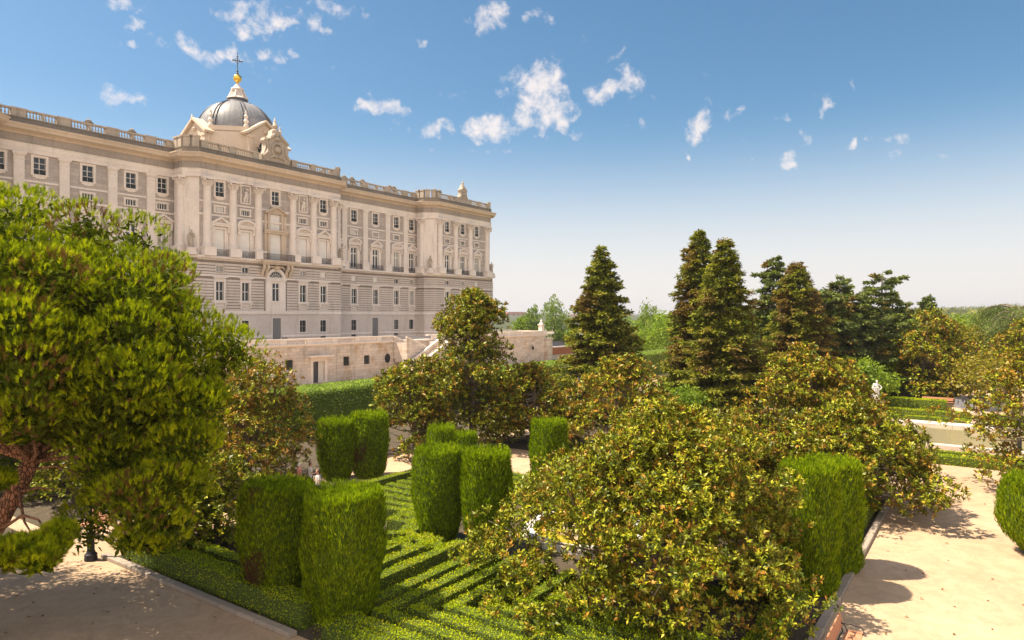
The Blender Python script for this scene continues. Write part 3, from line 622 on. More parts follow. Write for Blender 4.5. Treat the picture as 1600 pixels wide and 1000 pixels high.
def proto(key, surr, sas, w, h, fill='glass', rail=None, y=.2):
    a = surr.build('surround', M['stone_light']); me = a.data; bpy.data.objects.remove(a)
    p = MB(); p.box(-w/2, w/2, y, y+.05, 0, h); b = p.build('pane', M[fill]); pm = b.data; bpy.data.objects.remove(b)
    out = [('pane', pm)]
    if sas: c = sas.build('sash', M['frame']); out.append(('sash', c.data)); bpy.data.objects.remove(c)
    if rail: c = rail.build('railing', M['iron']); out.append(('railing', c.data)); bpy.data.objects.remove(c)
    PROTO[key] = (me, out)
HOLE = {}; CURT = {}; crng = random.Random(6)
def put(key, x, y, z, name='window', rz=0, hole=None):
    me, out = PROTO[key]; o = link(name, me, PAL, (x+INV[0], y+INV[1], z+INV[2])); o.rotation_euler = (0, 0, rz)
    for n, m in out:
        if n == 'pane' and m.materials[0] == M['glass'] and crng.random() < .24:
            if key not in CURT: CURT[key] = m.copy(); CURT[key].materials[0] = M['curtain']
            m = CURT[key]
        link(n, m, o)
    if hole is not None: hole.append((x-HOLE[key][0]/2, x+HOLE[key][0]/2, z, z+HOLE[key][1]))
    return o
def rail_mb(w, h, out=.55, n=14, y0=0.0):
    mb = MB()
    for z in (0.05, h): mb.box(-w/2, w/2, y0-out-.025, y0-out+.025, z-.025, z+.025)
    for i in range(n+1): x = -w/2+w*i/n; mb.box(x-.014, x+.014, y0-out-.014, y0-out+.014, .05, h)
    for i in range(n): x = -w/2+w*(i+.5)/n; mb.tube([(x-.05, y0-out, .12), (x+.05, y0-out, h*.5), (x-.05, y0-out, h*.9)], .012, 4)
    for s in (-1, 1):
        mb.box(s*w/2-.03, s*w/2+.03, y0-out, y0, h-.03, h+.02); mb.box(s*w/2-.03, s*w/2+.03, y0-out-.03, y0-out+.03, 0, h+.04)
    return mb
# attic windows
for key, fill in (('attic', 'glass'),):
    HOLE[key] = (1.45, 2.3); proto(key, surround(MB(), 1.45, 2.3, .32, .12, .0, .38), sash(MB(), 1.45, 2.3, 2, 3), 1.45, 2.3, fill, rail_mb(1.4, .62, -.06, 9))
HOLE['mezz'] = (1.5, .85); proto('mezz', surround(MB(), 1.5, .85, .26, .10, .1), sash(MB(), 1.5, .85, 4, 1, b=.06), 1.5, .85)
HOLE['mezzb'] = (1.5, .85); proto('mezzb', surround(MB(), 1.5, .85, .26, .10, .1), sash(MB(), 1.5, .85, 4, 1, b=.06), 1.5, .85, 'blind')
def pediment(mb, w, z, kind):
    d = -.55; mb.box(-w/2, w/2, d+.12, .02, z-.55, z-.22); mb.box(-w/2-.12, w/2+.12, d, .02, z-.22, z)
    e = w/2+.14; n = 14
    if kind == 'tri': top = [(-e, z), (0, z+.95), (e, z)]; ins = [(-e+.75, z+.02), (0, z+.66), (e-.75, z+.02)]
    else:
        top = [(-e*math.cos(math.pi*i/n), z+.92*math.sin(math.pi*i/n)**.8) for i in range(n+1)]; ins = [(-(e-.42)*math.cos(math.pi*i/n), z+.02+.6*math.sin(math.pi*i/n)**.8) for i in range(n+1)]
    # raking cornice as a band
    m = len(top); P = []
    for i in range(m): P.append(top[i])
    band = top+ins[::-1]; 
    for i in range(m-1):
        mb.prism([top[i], top[i+1], ins[i+1], ins[i]], d-.05, -.12)
    mb.prism(ins, -.22, .02)
    # carved shell in the tympanum
    mb.lathe([(.05, z+.18), (.2, z+.22), (.26, z+.32), (.16, z+.42), (.02, z+.46)], 0, -.28, 10); mb.tube([(-.7, -.3, z+.1), (-.4, -.32, z+.26), (-.2, -.3, z+.18)], .07, 6); mb.tube([(.7, -.3, z+.1), (.4, -.32, z+.26), (.2, -.3, z+.18)], .07, 6)
    for s in (-1, 1): mb.box(s*(w/2-.16)-.15, s*(w/2-.16)+.15, -.4, .02, z-1.5, z-.55); mb.tube([(s*(w/2-.16), -.3, z-.6), (s*(w/2-.16), -.48, z-.85), (s*(w/2-.16), -.3, z-1.35)], [.16, .14, .08], 6)
    return mb
def door_surround(kind, w=1.65, h=4.35):
    mb = MB(); t = .30
    mb.box(-w/2-t, -w/2, -.16, .02, 0, h); mb.box(w/2, w/2+t, -.16, .02, 0, h); mb.box(-w/2-t, w/2+t, -.164, .02, h, h+.35)
    for s in (-1, 1): mb.box(s*(w/2+t+.2)-.2, s*(w/2+t+.2)+.2, -.09, .02, 0, h+.3)
    return pediment(mb, w+2*t+.9, h+1.0, kind)
def door_sash(w=1.65, h=4.35):
    mb = MB(); mb.box(-w/2, w/2, .10, .17, h-1.35, h-1.12); mb.box(-w/2, w/2, .10, .17, 0, .5)
    for x in (-w/2, -.13, w/2-.2): mb.box(x, x+(.26 if x == -.13 else .2), .10, .165, .5, h)
    mb.box(-w/2, w/2, .10, .17, h-.1, h); return mb
def blind_lines(w=1.65, h=4.35):
    mb = MB()
    for i in range(14): z = h*i/14; mb.box(-w/2, w/2, .11, .125, z, z+.14)
    return mb
for kd in ('tri', 'arc'):
    HOLE['door_'+kd] = (1.65, 4.35); proto('door_'+kd, door_surround(kd), door_sash(), 1.65, 4.35, 'glass', rail_mb(2.9, 1.05, .75, 18))
    HOLE['blind_'+kd] = (1.65, 4.35); proto('blind_'+kd, door_surround(kd), None, 1.65, 4.35, 'blind', rail_mb(2.9, 1.05, .75, 18), y=.1)
HOLE['small'] = (1.15, .9); proto('small', surround(MB(), 1.15, .9, .10, .05), sash(MB(), 1.15, .9, 2, 1, b=.05), 1.15, .9)
HOLE['smallb'] = (1.15, .9); proto('smallb', surround(MB(), 1.15, .9, .10, .05), None, 1.15, .9, 'blind', y=.1)
def main_surround(w=1.35, h=3.0):
    mb = surround(MB(), w, h, .33, .16); mb.box(-w/2-.6, w/2+.6, -.45, .02, h+.62, h+.82); mb.box(-w/2-.45, w/2+.45, -.3, .02, h+.82, h+.95); mb.box(-w/2-.33, w/2+.33, -.18, .02, h+.33, h+.62)
    mb.box(-w/2-.55, w/2+.55, -.3, .02, -.36, -.17)
    for s in (-1, 1): mb.tube([(s*(w/2+.2), -.12, -.4), (s*(w/2+.2), -.3, -.6), (s*(w/2+.2), -.14, -1.1), (s*(w/2+.2), -.1, -1.3)], [.15, .14, .1, .05], 6)
    mb.box(-w/2-.05, w/2+.05, -.08, .02, -1.3, -.37); return mb
HOLE['main'] = (1.35, 3.0); proto('main', main_surround(), sash(MB(), 1.35, 3.0, 2, 2, b=.075), 1.35, 3.0)
HOLE['low'] = (1.3, 2.1)
lw = surround(MB(), 1.3, 2.1, .12, .06); gb = MB()
for i in range(7): x = -.6+1.2*i/6; gb.box(x-.02, x+.02, .02, .06, 0, 2.1)
for i in range(6): z = .2+i*.34; gb.box(-.65, .65, .015, .065, z-.018, z+.018)
proto('low', lw, sash(MB(), 1.3, 2.1, 2, 2, b=.05), 1.3, 2.1, 'glass', None); 
c = gb.build('grille', M['iron']); PROTO['low'][1].append(('grille', c.data)); bpy.data.objects.remove(c)
HOLE['vent'] = (1.3, .38); proto('vent', surround(MB(), 1.3, .38, .08, .04), None, 1.3, .38)

def pav(x): return YP if (x < 32 or 58 < x < 88 or x > 113) else YW
H_up = {YW: [], YP: []}; H_low = {YW: [], YP: []}; H_base = {YW: [], YP: []}
HU, HL, HB = [], [], []
kinds = ['tri', 'arc']
for grp in (WX_L, WX_R):
    for i, x in enumerate(grp):
        k = kinds[(i+(grp is WX_L)) % 2] if grp is WX_R else kinds[(i) % 2]
        put('attic', x, YW, 28.55, hole=HU); put('mezzb' if i == 1 and grp is WX_R else 'mezz', x, YW, 26.05, hole=HU)
        put('door_'+k, x, YW, Z_LEDGE, 'balcony_door', hole=HU)
        put('smallb' if (grp is WX_R and i in (1, 2)) else 'small', x, YW, 16.6, hole=HL); put('main', x, YW, 12.0, hole=HL)
        if not (grp is WX_R and i == 2): put('low', x, YW, 6.65, hole=HB)
        if i % 2: put('vent', x, YW, 5.45, hole=HB)
for i, x in enumerate(CX):
    if i in (0, 2, 4): put('attic', x, YP, 28.55, hole=HU)
    if i != 2:
        put('mezzb' if i == 0 else 'mezz', x, YP, 26.05, hole=HU); put('blind_'+('tri' if i in (0, 4) else 'arc'), x, YP, Z_LEDGE, 'balcony_door', hole=HU)
        put('smallb' if i == 4 else 'small', x, YP, 16.6, hole=HL); put('main', x, YP, 12.0, hole=HL)
        put('low', x, YP, 6.65, hole=HB)
    if i % 2 == 0: put('vent', x+1.9*(i == 2), YP, 5.45, hole=HB)
for i, x in enumerate(RX):
    put('attic', x, YP, 28.55, hole=HU); put('mezz', x, YP, 26.05, hole=HU); put('door_'+kinds[i % 2], x, YP, Z_LEDGE, 'balcony_door', hole=HU)
    put('smallb' if i == 2 else 'small', x, YP, 16.6, hole=HL); put('main', x, YP, 12.0, hole=HL); put('low', x, YP, 6.65, hole=HB)
# half-seen window on the flank of the far pavilion, and one window in each flank
for x in (57.5, 112.8):
    for key, z in (('attic', 28.55), ('mezz', 26.05)):
        pass
# central bay: tall balcony door, upper blind panel, arched window over a long window
def cbay():
    mb = MB(); w, h = 2.3, 4.6
    for s in (-1, 1): mb.box(s*(w/2+.2)-.2, s*(w/2+.2)+.2, -.28, .02, 0, h); mb.box(s*(w/2+.75)-.28, s*(w/2+.75)+.28, -.16, .02, 0, h)
    mb.box(-w/2-1.2, w/2+1.2, -.45, .02, h, h+.35); mb.box(-w/2-1.3, w/2+1.3, -.62, .02, h+.35, h+.6)
    for s in (-1, 1): mb.box(s*(w/2+.2)-.2, s*(w/2+.2)+.2, -.24, .02, h+.6, h+3.4); mb.box(s*(w/2+.8)-.22, s*(w/2+.8)+.22, -.14, .02, h+.6, h+3.2)
    mb.box(-w/2-.4, w/2+.4, -.3, .02, h+3.4, h+3.65)
    z = h+3.65; n = 12; e = w/2+1.1; top = [(-e, z), (-e*.8, z+.14), (-e*.5, z+.5), (-e*.2, z+.86), (0, z+.93), (e*.2, z+.86), (e*.5, z+.5), (e*.8, z+.14), (e, z)]
    low = [(a, b-.24) for a, b in top]
    for i in range(len(top)-1): mb.prism([top[i], top[i+1], low[i+1], low[i]], -.62, -.05)
    mb.prism([(p[0], p[1]-.2) for p in top], -.2, .02); return mb
o = link('balcony_door', None, PAL, (XC+INV[0], YP+INV[1], Z_LEDGE+INV[2]))
bpy.data.objects.remove(o)
o = cbay().build('balcony_door', M['stone_cornice'], PAL, (XC+INV[0], YP+INV[1], Z_LEDGE+INV[2]))
MB().box(-1.15, 1.15, .1, .15, 0, 4.6).build('pane', M['blind'], o); MB().box(-.95, .95, .1, .15, 5.3, 7.9).build('upper_pane', M['blind'], o)
rail_mb(6.2, 1.05, 1.25, 36).build('railing', M['iron'], o)
HU += [(XC-1.15, XC+1.15, Z_LEDGE, Z_LEDGE+4.6), (XC-.95, XC+.95, 24.3, 26.9)]
mb = MB()
w = 1.25; zz = 16.05
mb.lathe([(0, 0)]*2, 0, 0, 3) if False else None
arcpts = [(-1.95*math.cos(math.pi*i/16), 15.75+1.95*math.sin(math.pi*i/16)) for i in range(17)]; arcin = [(-1.45*math.cos(math.pi*i/16), 15.75+1.45*math.sin(math.pi*i/16)) for i in range(17)]
for i in range(16): mb.prism([(XC+arcpts[i][0], arcpts[i][1]), (XC+arcpts[i+1][0], arcpts[i+1][1]), (XC+arcin[i+1][0], arcin[i+1][1]), (XC+arcin[i][0], arcin[i][1])], YP-.35, YP+.05)
for s in (-1, 1): mb.box(XC+s*1.35-.6, XC+s*1.35+.6, YP-.25, YP+.05, 10.2, 15.6)
mb.box(XC-.75, XC+.75, YP-.22, YP+.05, 15.2, 15.6); mb.box(XC-.75, XC+.75, YP-.22, YP+.05, 10.2, 12.0); mb.box(XC-2.05, XC+2.05, YP-.42, YP+.05, 15.55, 15.8); mb.box(XC-1.2, XC+1.2, YP-.36, YP-.2, 11.85, 12.05)
dc = part(mb, 'central_window', M['stone_light'])
MB().box(XC-.75, XC+.75, YP-.05, YP-.01, 12.0, 15.2).build('pane', M['glass'], dc)
sb = MB(); sb.box(XC-.08, XC+.08, YP-.12, YP-.06, 12, 15.2)
for x in (-.75, .62): sb.box(XC+x, XC+x+.13, YP-.12, YP-.06, 12, 15.2)
for z in (12.0, 14.2, 15.07): sb.box(XC-.75, XC+.75, YP-.115, YP-.065, z, z+.12)
sb.build('sash', M['frame'], dc)
fb = MB(); fb.prism([(XC+a, b) for a, b in arcin], YP-.12, YP-.06); fb.build('fanlight', M['glass'], dc)
fb = MB()
for i in range(1, 8): a = math.pi*i/8; fb.tube([(XC-.35*math.cos(a), YP-.15, 15.78+.35*math.sin(a)), (XC-1.42*math.cos(a), YP-.15, 15.78+1.42*math.sin(a))], .035, 4)
for rr in (.38, .9, 1.4): fb.tube([(XC-rr*math.cos(math.pi*i/12), YP-.15, 15.78+rr*math.sin(math.pi*i/12)) for i in range(13)], .035, 4)
fb.build('fanlight_bars', M['frame'], dc)
mb = MB()   # consoles and slab of the central balcony
mb.box(XC-3.3, XC+3.3, YP-1.45, YP+.02, 18.55, 18.98); mb.box(XC-3.1, XC+3.1, YP-1.2, YP+.02, 18.25, 18.55)
for s in (-1, 1):
    for q in (0, .75): mb.tube([(XC+s*(2.75-q), YP-.9, 18.25), (XC+s*(2.75-q), YP-1.0, 17.7), (XC+s*(2.75-q), YP-.5, 17.1), (XC+s*(2.75-q), YP-.35, 16.5), (XC+s*(2.75-q), YP-.1, 16.1)], [.26, .3, .26, .22, .1], 8)
mb.lathe([(.1, 17.3), (.5, 17.5), (.6, 17.9), (.4, 18.2), (.1, 18.3)], XC, YP-.4, 10)
for s in (-1, 1): mb.tube([(XC+s*.4, YP-.4, 17.9), (XC+s*1.2, YP-.5, 17.95), (XC+s*1.8, YP-.35, 17.4)], [.2, .22, .1], 6)
part(mb, 'balcony_consoles', M['stone_cornice'], True)
HL += [(XC-.75, XC+.75, 12.0, 15.2)]
# tall grey ground-floor doors
def tall_door(x, y):
    mb = MB(); mb.box(-.95, -.85, -.05, .02, 0, 3.9); mb.box(.85, .95, -.05, .02, 0, 3.9); mb.box(-.95, .95, -.05, .02, 3.9, 4.0)
    d = mb.build('door', M['stone_light'], PAL, (x+INV[0], y+INV[1], 5.25+INV[2]))
    l = MB(); l.box(-.85, .85, .14, .2, 0, 3.9)
    for s in (-1, 1):
        for z0, z1 in ((.2, 1.5), (1.7, 3.0), (3.15, 3.75)): l.box(s*.42-.32, s*.42+.32, .11, .14, z0, z1)
    l.build('door_leaf', M['door'], d); HB.append((x-.85, x+.85, 5.25, 9.15))
tall_door(XC+.35, YP); tall_door(100.4, YW)

# wall faces
segs = [(2, 31.3, YP), (32.9, 57.5, YW), (59.1, 86.6, YP), (88.2, 112.8, YW), (114.8, 134.3, YP)]
lsegs = [(2, 31.9, YP), (32.9, 57.5, YW), (58.5, 87.2, YP), (88.2, 112.8, YW), (114.8, 135.5, YP)]
up = MB(); lo = MB(); ba = MB(); chm = MB(); chm.raw = True
for a, b, y in segs: up.wall(a, b, Z_LEDGE-.1, Z_ARCH+.2, y, [h for h in HU if a < (h[0]+h[1])/2 < b], .28)
for a, b, y in lsegs:
    lo.wall(a, b, 10.1, Z_LEDGE-.2, y, [h for h in HL if a < (h[0]+h[1])/2 < b], .28); ba.wall(a, b, ZB-.3, 10.15, y, [h for h in HB if a < (h[0]+h[1])/2 < b], .28)
for i in (1, 2, 4, 5, 7, 8, 10, 11, 13, 14):
    (x0, y0), (x1, y1) = PATH[i], PATH[i+1]
    if y0 == y1: continue
    (chm if x0 != x1 else up).add([(x0, y0, 18.9), (x1, y1, 18.9), (x1, y1, 31.5), (x0, y0, 31.5)], [(0, 1, 2, 3)])
for i in range(len(PATH)-1):
    (x0, y0), (x1, y1) = PATH[i], PATH[i+1]
    if y0 != y1 and i not in (1, 2, 4, 5, 7, 8, 10, 11, 13, 14): up.add([(x0, y0, 18.9), (x1, y1, 18.9), (x1, y1, 31.5), (x0, y0, 31.5)], [(0, 1, 2, 3)])
    (x0, y0), (x1, y1) = PLOW[i], PLOW[i+1]
    if y0 != y1: lo.add([(x0, y0, 10.1), (x1, y1, 10.1), (x1, y1, 18.8), (x0, y0, 18.8)], [(0, 1, 2, 3)]); ba.add([(x0, y0, 4.9), (x1, y1, 4.9), (x1, y1, 10.15), (x0, y0, 10.15)], [(0, 1, 2, 3)])
up.raw = lo.raw = ba.raw = True
# dark rooms behind the panes, roof and back
part(up, 'upper_wall', M['stone_wall']); part(chm, 'corner_facing', M['stone_light'])
# channelled courses
gap = .13; ch = .47
def courses(mb, z0, z1, segl, path, holes, grow, hgt, proud):
    z = z0
    while z+hgt*.6 < z1:
        zt = min(z+hgt-gap, z1)
        for a, b, y in segl:
            hs = sorted([(h[0]-grow, h[1]+grow) for h in holes if a < (h[0]+h[1])/2 < b and h[2]-grow < (z+zt)/2 < h[3]+grow]); x = a-.0
            for p, q in hs+[(b, b)]:
                if p > x+.05: mb.box(x, min(p, b), y-proud, y+.01, z, zt)
                x = max(x, q)
        for i in range(len(path)-1):
            (x0, y0), (x1, y1) = path[i], path[i+1]
            if y0 != y1: mb.sweep([(0, z), (proud, z), (proud, zt), (0, zt)], [(x0, y0), (x1, y1)])
        z += hgt
HLc = HL+[(XC-1.95, XC+1.95, 10.2, 17.7)]
rb = MB(); courses(rb, 10.35, 15.75, lsegs, PLOW, HLc, .36, ch, .13); courses(rb, 16.2, 18.3, lsegs, PLOW, HLc, .14, ch, .13)
part(lo, 'lower_wall', M['stone_joint']); part(rb, 'rustication', M['stone_rust'])
part(ba, 'base_wall', M['stone_rust'])
for a, b, y in ((84.6, 87.2, YP), (58.5, 60.6, YP), (114.8, 117, YP), (130.6, 135.5, YP), (109.0, 110.2, YW)):
    bb = MB(); courses(bb, 6.3, 9.7, [(a, b, y)], [], HB, .3, .62, .09); part(bb, 'corner_blocks', M['stone_rust'])
bd = MB()
bd.sweep([(0, 9.8), (.16, 9.8), (.2, 9.95), (.2, 10.25), (.1, 10.36), (0, 10.36)], PLOW); bd.sweep([(0, 15.8), (.2, 15.8), (.2, 16.1), (0, 16.14)], PLOW)
# split plinth around the tall doors
PL = []
cur = [PLOW[0]]
for i in range(len(PLOW)-1):
    a, b = PLOW[i], PLOW[i+1]
    for dx, dy in ((XC+.35, YP), (100.4, YW)):
        if a[1] == b[1] == dy and a[0] < dx < b[0]: cur.append((dx-.97, dy)); PL.append(cur); cur = [(dx+.97, dy)]
    cur.append(b)
PL.append(cur)
ln = MB()
for p in PL: ln.sweep([(0, ZB-.3), (.12, ZB-.3), (.12, 5.40), (0, 5.40)], p); ln.sweep([(0, 5.86), (.12, 5.86), (.12, 6.12), (.05, 6.2), (0, 6.2)], p)
part(ln, 'plinth', M['stone_light']); part(bd, 'string_courses', M['stone_light'])
lg = MB(); lg.sweep([(0, 18.35), (.2, 18.4), (.25, 18.55), (.75, 18.62), (.85, 18.8), (.8, 19.0), (0, 19.02)], PATH); part(lg, 'ledge', M['stone_light'])
# bands between the pilasters
for a, b, y in segs:
    un = MB()
    hs = sorted([(h[0]-.32, h[1]+.32) for h in HU if a < (h[0]+h[1])/2 < b and h[2] < 26.4 < h[3]])
    for z0, z1 in ((25.35, 25.66), (27.42, 27.68)):
        x = a
        for p, q in hs+[(b, b)]:
            if p > x+.1: un.box(x if z0 > 27 else x, min(p, b), y-.09, y+.01, z0, z1)
            if q < b: un.box(p, q, y-.093, y+.01, z0, z1)
            x = q
    if un.f: part(un, 'wall_bands', M['stone_light'])
# entablature
en = MB(); en.sweep([(0, 31.2), (.30, 31.2), (.30, 31.75), (.36, 31.75), (.36, 32.25), (.48, 32.45), (0, 32.5)], PATH); part(en, 'architrave', M['stone_light'])
en = MB(); en.sweep([(0, 32.48), (.26, 32.48), (.26, 33.55), (0, 33.6)], PATH); part(en, 'frieze', M['frieze'])
en = MB(); en.sweep([(0, 33.5), (.4, 33.55), (.45, 33.8), (.8, 33.95), (1.35, 34.05), (1.42, 34.35), (1.6, 34.6), (1.6, 34.75), (0, 34.95)], PATH); part(en, 'cornice', M['stone_cornice'])
en = MB(); en.sweep([(-.6, 34.85), (.42, 34.85), (.42, 35.55), (.5, 35.62), (.5, 35.75), (-.6, 35.78)], PATH); part(en, 'parapet_base', M['stone_dark'])
# small dark vents in the parapet base
# balustrade sections with posts
def baluster(mb, x, y, z0, h):
    mb.lathe([(.10, z0), (.10, z0+.07*h), (.06, z0+.12*h), (.125, z0+.32*h), (.11, z0+.42*h), (.055, z0+.66*h), (.05, z0+.8*h), (.10, z0+.9*h), (.10, z0+h)], x, y, 7)
z0, z1 = 35.76, 36.72
posts = MB(); nsec = 0
def bal_run(a, b, marks, yoff=.1):
    """a, b ends of a wall segment; marks = fractions where posts stand"""
    ax, ay = a; bx, by = b; L = math.hypot(bx-ax, by-ay); d = ((bx-ax)/L, (by-ay)/L); o = (d[1], -d[0])
    def P(s, w=0): return (ax+d[0]*s+o[0]*(w-yoff), ay+d[1]*s+o[1]*(w-yoff))
    for s, hw in marks:
        c = P(s); q_ = MB(); q_.obox(c, d, z0-.02, z1+.02, hw*2, .62); q_.obox(P(s), d, z1+.02, z1+.26, hw*2+.16, .78); part(q_, 'balustrade_post', M['stone_bal'])
    for i in range(len(marks)-1):
        s0 = marks[i][0]+marks[i][1]; s1 = marks[i+1][0]-marks[i+1][1]
        if s1-s0 < .3: continue
        m = MB(); m.obox(P((s0+s1)/2), d, z0-.01, z0+.12, s1-s0, .5); m.obox(P((s0+s1)/2), d, z1, z1+.22, s1-s0, .5)
        n = max(2, int((s1-s0)/.36)); mid = n//2
        for k in range(n):
            c = P(s0+(s1-s0)*(k+.5)/n)
            if n > 8 and k == mid: m.obox(c, d, z0+.1, z1+.02, .32, .34)
            else: baluster(m, c[0], c[1], z0+.12, z1-z0-.12)
        part(m, 'balustrade', M['stone_bal'], True)
pil_w = [36.35, 30.95, 24.6, 19.05]
def marks_from(xs, x0, hw=.95): return [(x-x0, hw) for x in xs]
bal_run((32.9, YW), (57.5, YW), marks_from([33.6]+[XC-q for q in pil_w]+[57.0], 32.9, .85))
bal_run((88.2, YW), (112.8, YW), marks_from([88.8]+[XC+q for q in pil_w[::-1]]+[112.2], 88.2, .85))
PCX = [60.3, 64.75, 69.4, 76.35, 80.85, 85.4]
bal_run((59.1, YP), (86.6, YP), marks_from([59.9, 64.75, 69.0], 59.1, .55)); bal_run((59.1, YP), (86.6, YP), marks_from([76.7, 80.85, 85.8], 59.1, .55))
RPX = [115.9, 121.0, 126.4, 132.9]
bal_run((114.8, YP), (134.3, YP), marks_from([115.4, 119.5, 121.3], 114.8, .5)); bal_run((114.8, YP), (134.3, YP), marks_from([126.4, 130.0, 133.6], 114.8, .5))
part(MB().box(121.6, 126.1, YP-.2, YP+.4, 35.75, 36.95), 'parapet_block', M['stone_bal'])
for i in (1, 2, 4, 5, 7, 8, 10, 11, 13):
    (x0, y0), (x1, y1) = PATH[i], PATH[i+1]; L = math.hypot(x1-x0, y1-y0)
    for f in ((.28, .72) if L > 1.8 else (.5,)):
        cx = x0+(x1-x0)*f; cy = y0+(y1-y0)*f; d = ((x1-x0)/L, (y1-y0)/L); cx -= d[1]*.05; cy += d[0]*.05
        q_ = MB(); q_.obox((cx, cy), d, 35.74, 37.3, .95 if L > 2.5 else 1.3, .66); q_.obox((cx, cy), d, 37.3, 37.55, 1.15 if L > 2.5 else 1.5, .85); part(q_, 'balustrade_post', M['stone_bal'])
part(MB().box(2, 31.2, YP-.2, YP+.4, 35.74, 36.9), 'parapet_block', M['stone_bal'])

# stone urns standing behind the balustrade
for i, x in enumerate((34.5, 46.8, 53.0, 89.6, 95.5, 97.6, 100.5, 108.5, 109.8, 117.5, 119.0)):
    m = MB(); y = YW+4.0 if x < 112 else YP+3
    m.lathe([(.35, 35.4), (.35, 36.9), (.45, 37.0), (.25, 37.15), (.3, 37.4), (.62, 37.9), (.66, 38.1), (.4, 38.2), (.42, 38.35), (.1, 38.6)], x, y, 12); part(m, 'chimney_urn', M['stone_dark'], True)
# pilasters (wings) and half columns (pavilions)
def pil_mesh(w=1.25, p=.32):
    mb = MB(); mb.box(-w/2-.28, w/2+.28, -p-.25, .02, 0, 1.15); mb.box(-w/2-.34, w/2+.34, -p-.31, .02, 1.15, 1.32); mb.box(-w/2-.14, w/2+.14, -p-.12, .02, 1.32, 1.6)
    mb.box(-w/2, w/2, -p, .02, 1.6, 11.2); mb.box(-w/2-.06, w/2+.06, -p-.06, .02, 11.2, 11.34); mb.box(-w/2, w/2, -p, .02, 11.34, 11.75); mb.box(-w/2-.1, w/2+.1, -p-.1, .02, 11.75, 11.95); mb.box(-w/2-.2, w/2+.2, -p-.2, .02, 11.95, 12.22); return mb
a = pil_mesh().build('pilaster', M['stone_light']); PILM = a.data; bpy.data.objects.remove(a)
def col_mesh(r=.66):
    mb = MB(); cy = -.18; mb.box(-r-.32, r+.32, -r-.55, .02, 0, 1.15); mb.box(-r-.38, r+.38, -r-.6, .02, 1.15, 1.34)
    mb.lathe([(r+.2, 1.34), (r+.24, 1.45), (r+.1, 1.58), (r+.12, 1.7), (r, 1.8), (r*1.0, 4.5), (r*.95, 8), (r*.88, 10.7), (r*.95, 10.8), (r*.86, 10.9), (r*.9, 11.2), (r*1.12, 11.6), (r*1.2, 11.75)], 0, cy, 20)
    for k in range(8):
        q = math.pi+math.pi*k/7; x = math.cos(q); y = math.sin(q)
        mb.tube([(x*r*.9, cy+y*r*.9, 10.95), (x*r*1.1, cy+y*r*1.1, 11.3), (x*r*1.38, cy+y*r*1.38, 11.5), (x*r*1.3, cy+y*r*1.3, 11.38)], [.13, .12, .08, .04], 5)
        mb.tube([(x*r, cy+y*r, 11.4), (x*r*1.25, cy+y*r*1.25, 11.75), (x*r*1.5, cy+y*r*1.5, 11.8)], [.11, .1, .05], 5)
    for s in (-1, 1): mb.lathe([(.02, 11.55), (.2, 11.62), (.22, 11.8), (.02, 11.9)], s*(r+.15), cy-r-.05, 8)
    mb.box(-r-.3, r+.3, cy-r-.3, .02, 11.9, 12.22); return mb
a = col_mesh().build('column', M['stone_light'], smooth=True); COLM = a.data; bpy.data.objects.remove(a)
def place(me, name, x, y, rz=0):
    o = link(name, me, PAL, (x+INV[0], y+INV[1], Z_LEDGE+INV[2])); o.rotation_euler = (0, 0, rz)
for q in pil_w: place(PILM, 'pilaster', XC-q, YW); place(PILM, 'pilaster', XC+q, YW)
place(PILM, 'pilaster', 57.5, YW-1.3, R_(-90)); place(PILM, 'pilaster', 112.8, YW-1.2, R_(-90)); place(PILM, 'pilaster', 33.4, YW); place(PILM, 'pilaster', 88.75, YW)
for x in PCX+[115.6, 121.0, 126.4, 132.9]: place(COLM, 'column', x, YP)
for x, y in ((57.5, YP+c1+.5), (112.8, YP+2.6)): place(COLM, 'column', x, y, R_(-90))
place(COLM, 'column', 136.3, YP+2.6, R_(90)); place(COLM, 'column', 88.2, YP+c1+.6, R_(90))
# carved relief panels between the columns
rngp = np.random.default_rng(5)
for x in (CX[1], CX[3]):
    m = MB(); m.box(x-.95, x-.75, YP-.14, YP+.01, 28.1, 31.0); m.box(x+.75, x+.95, YP-.14, YP+.01, 28.1, 31.0); m.box(x-.95, x+.95, YP-.145, YP+.01, 30.85, 31.1); m.box(x-.95, x+.95, YP-.145, YP+.01, 27.95, 28.15)
    m.tube([(x-.2, YP-.1, 28.2), (x-.25, YP-.18, 28.9), (x, YP-.25, 29.5), (x+.05, YP-.25, 30.0)], [.15, .2, .26, .2], 8); m.tube([(x+.15, YP-.1, 28.2), (x+.25, YP-.18, 28.8), (x+.05, YP-.22, 29.4)], [.13, .17, .2], 8); m.lathe([(.02, 30.15), (.17, 30.25), (.17, 30.45), (.02, 30.6)], x+.08, YP-.25, 8)
    m.tube([(x-.05, YP-.25, 29.95), (x-.4, YP-.3, 29.7), (x-.55, YP-.2, 30.3)], [.1, .08, .06], 6); m.tube([(x+.15, YP-.25, 29.95), (x+.5, YP-.3, 29.5), (x+.35, YP-.2, 28.9)], [.1, .08, .06], 6)
    for k in range(14): q = rngp.uniform(-.65, .65); z = rngp.uniform(28.3, 30.7); m.lathe([(.02, z-.12), (.11, z), (.02, z+.12)], x+q, YP-.08, 6)
    part(m, 'relief_panel', M['stone_light'], True)
# roof deck
m = MB(); m.prism([(2, YP+.4), (31.3, YP+.4), (33.2, YW+.4), (57.2, YW+.4), (59.3, YP+.4), (86.4, YP+.4), (88.5, YW+.4), (112.5, YW+.4), (115, YP+.4), (134, YP+.4), (136, YP+2.6), (136, 150), (2, 150)], 35.1, 35.45, 'z'); m.box(2, 136.2, 149.8, 150.2, 5, 35.3); part(m, 'roof', M['stone_dark'])
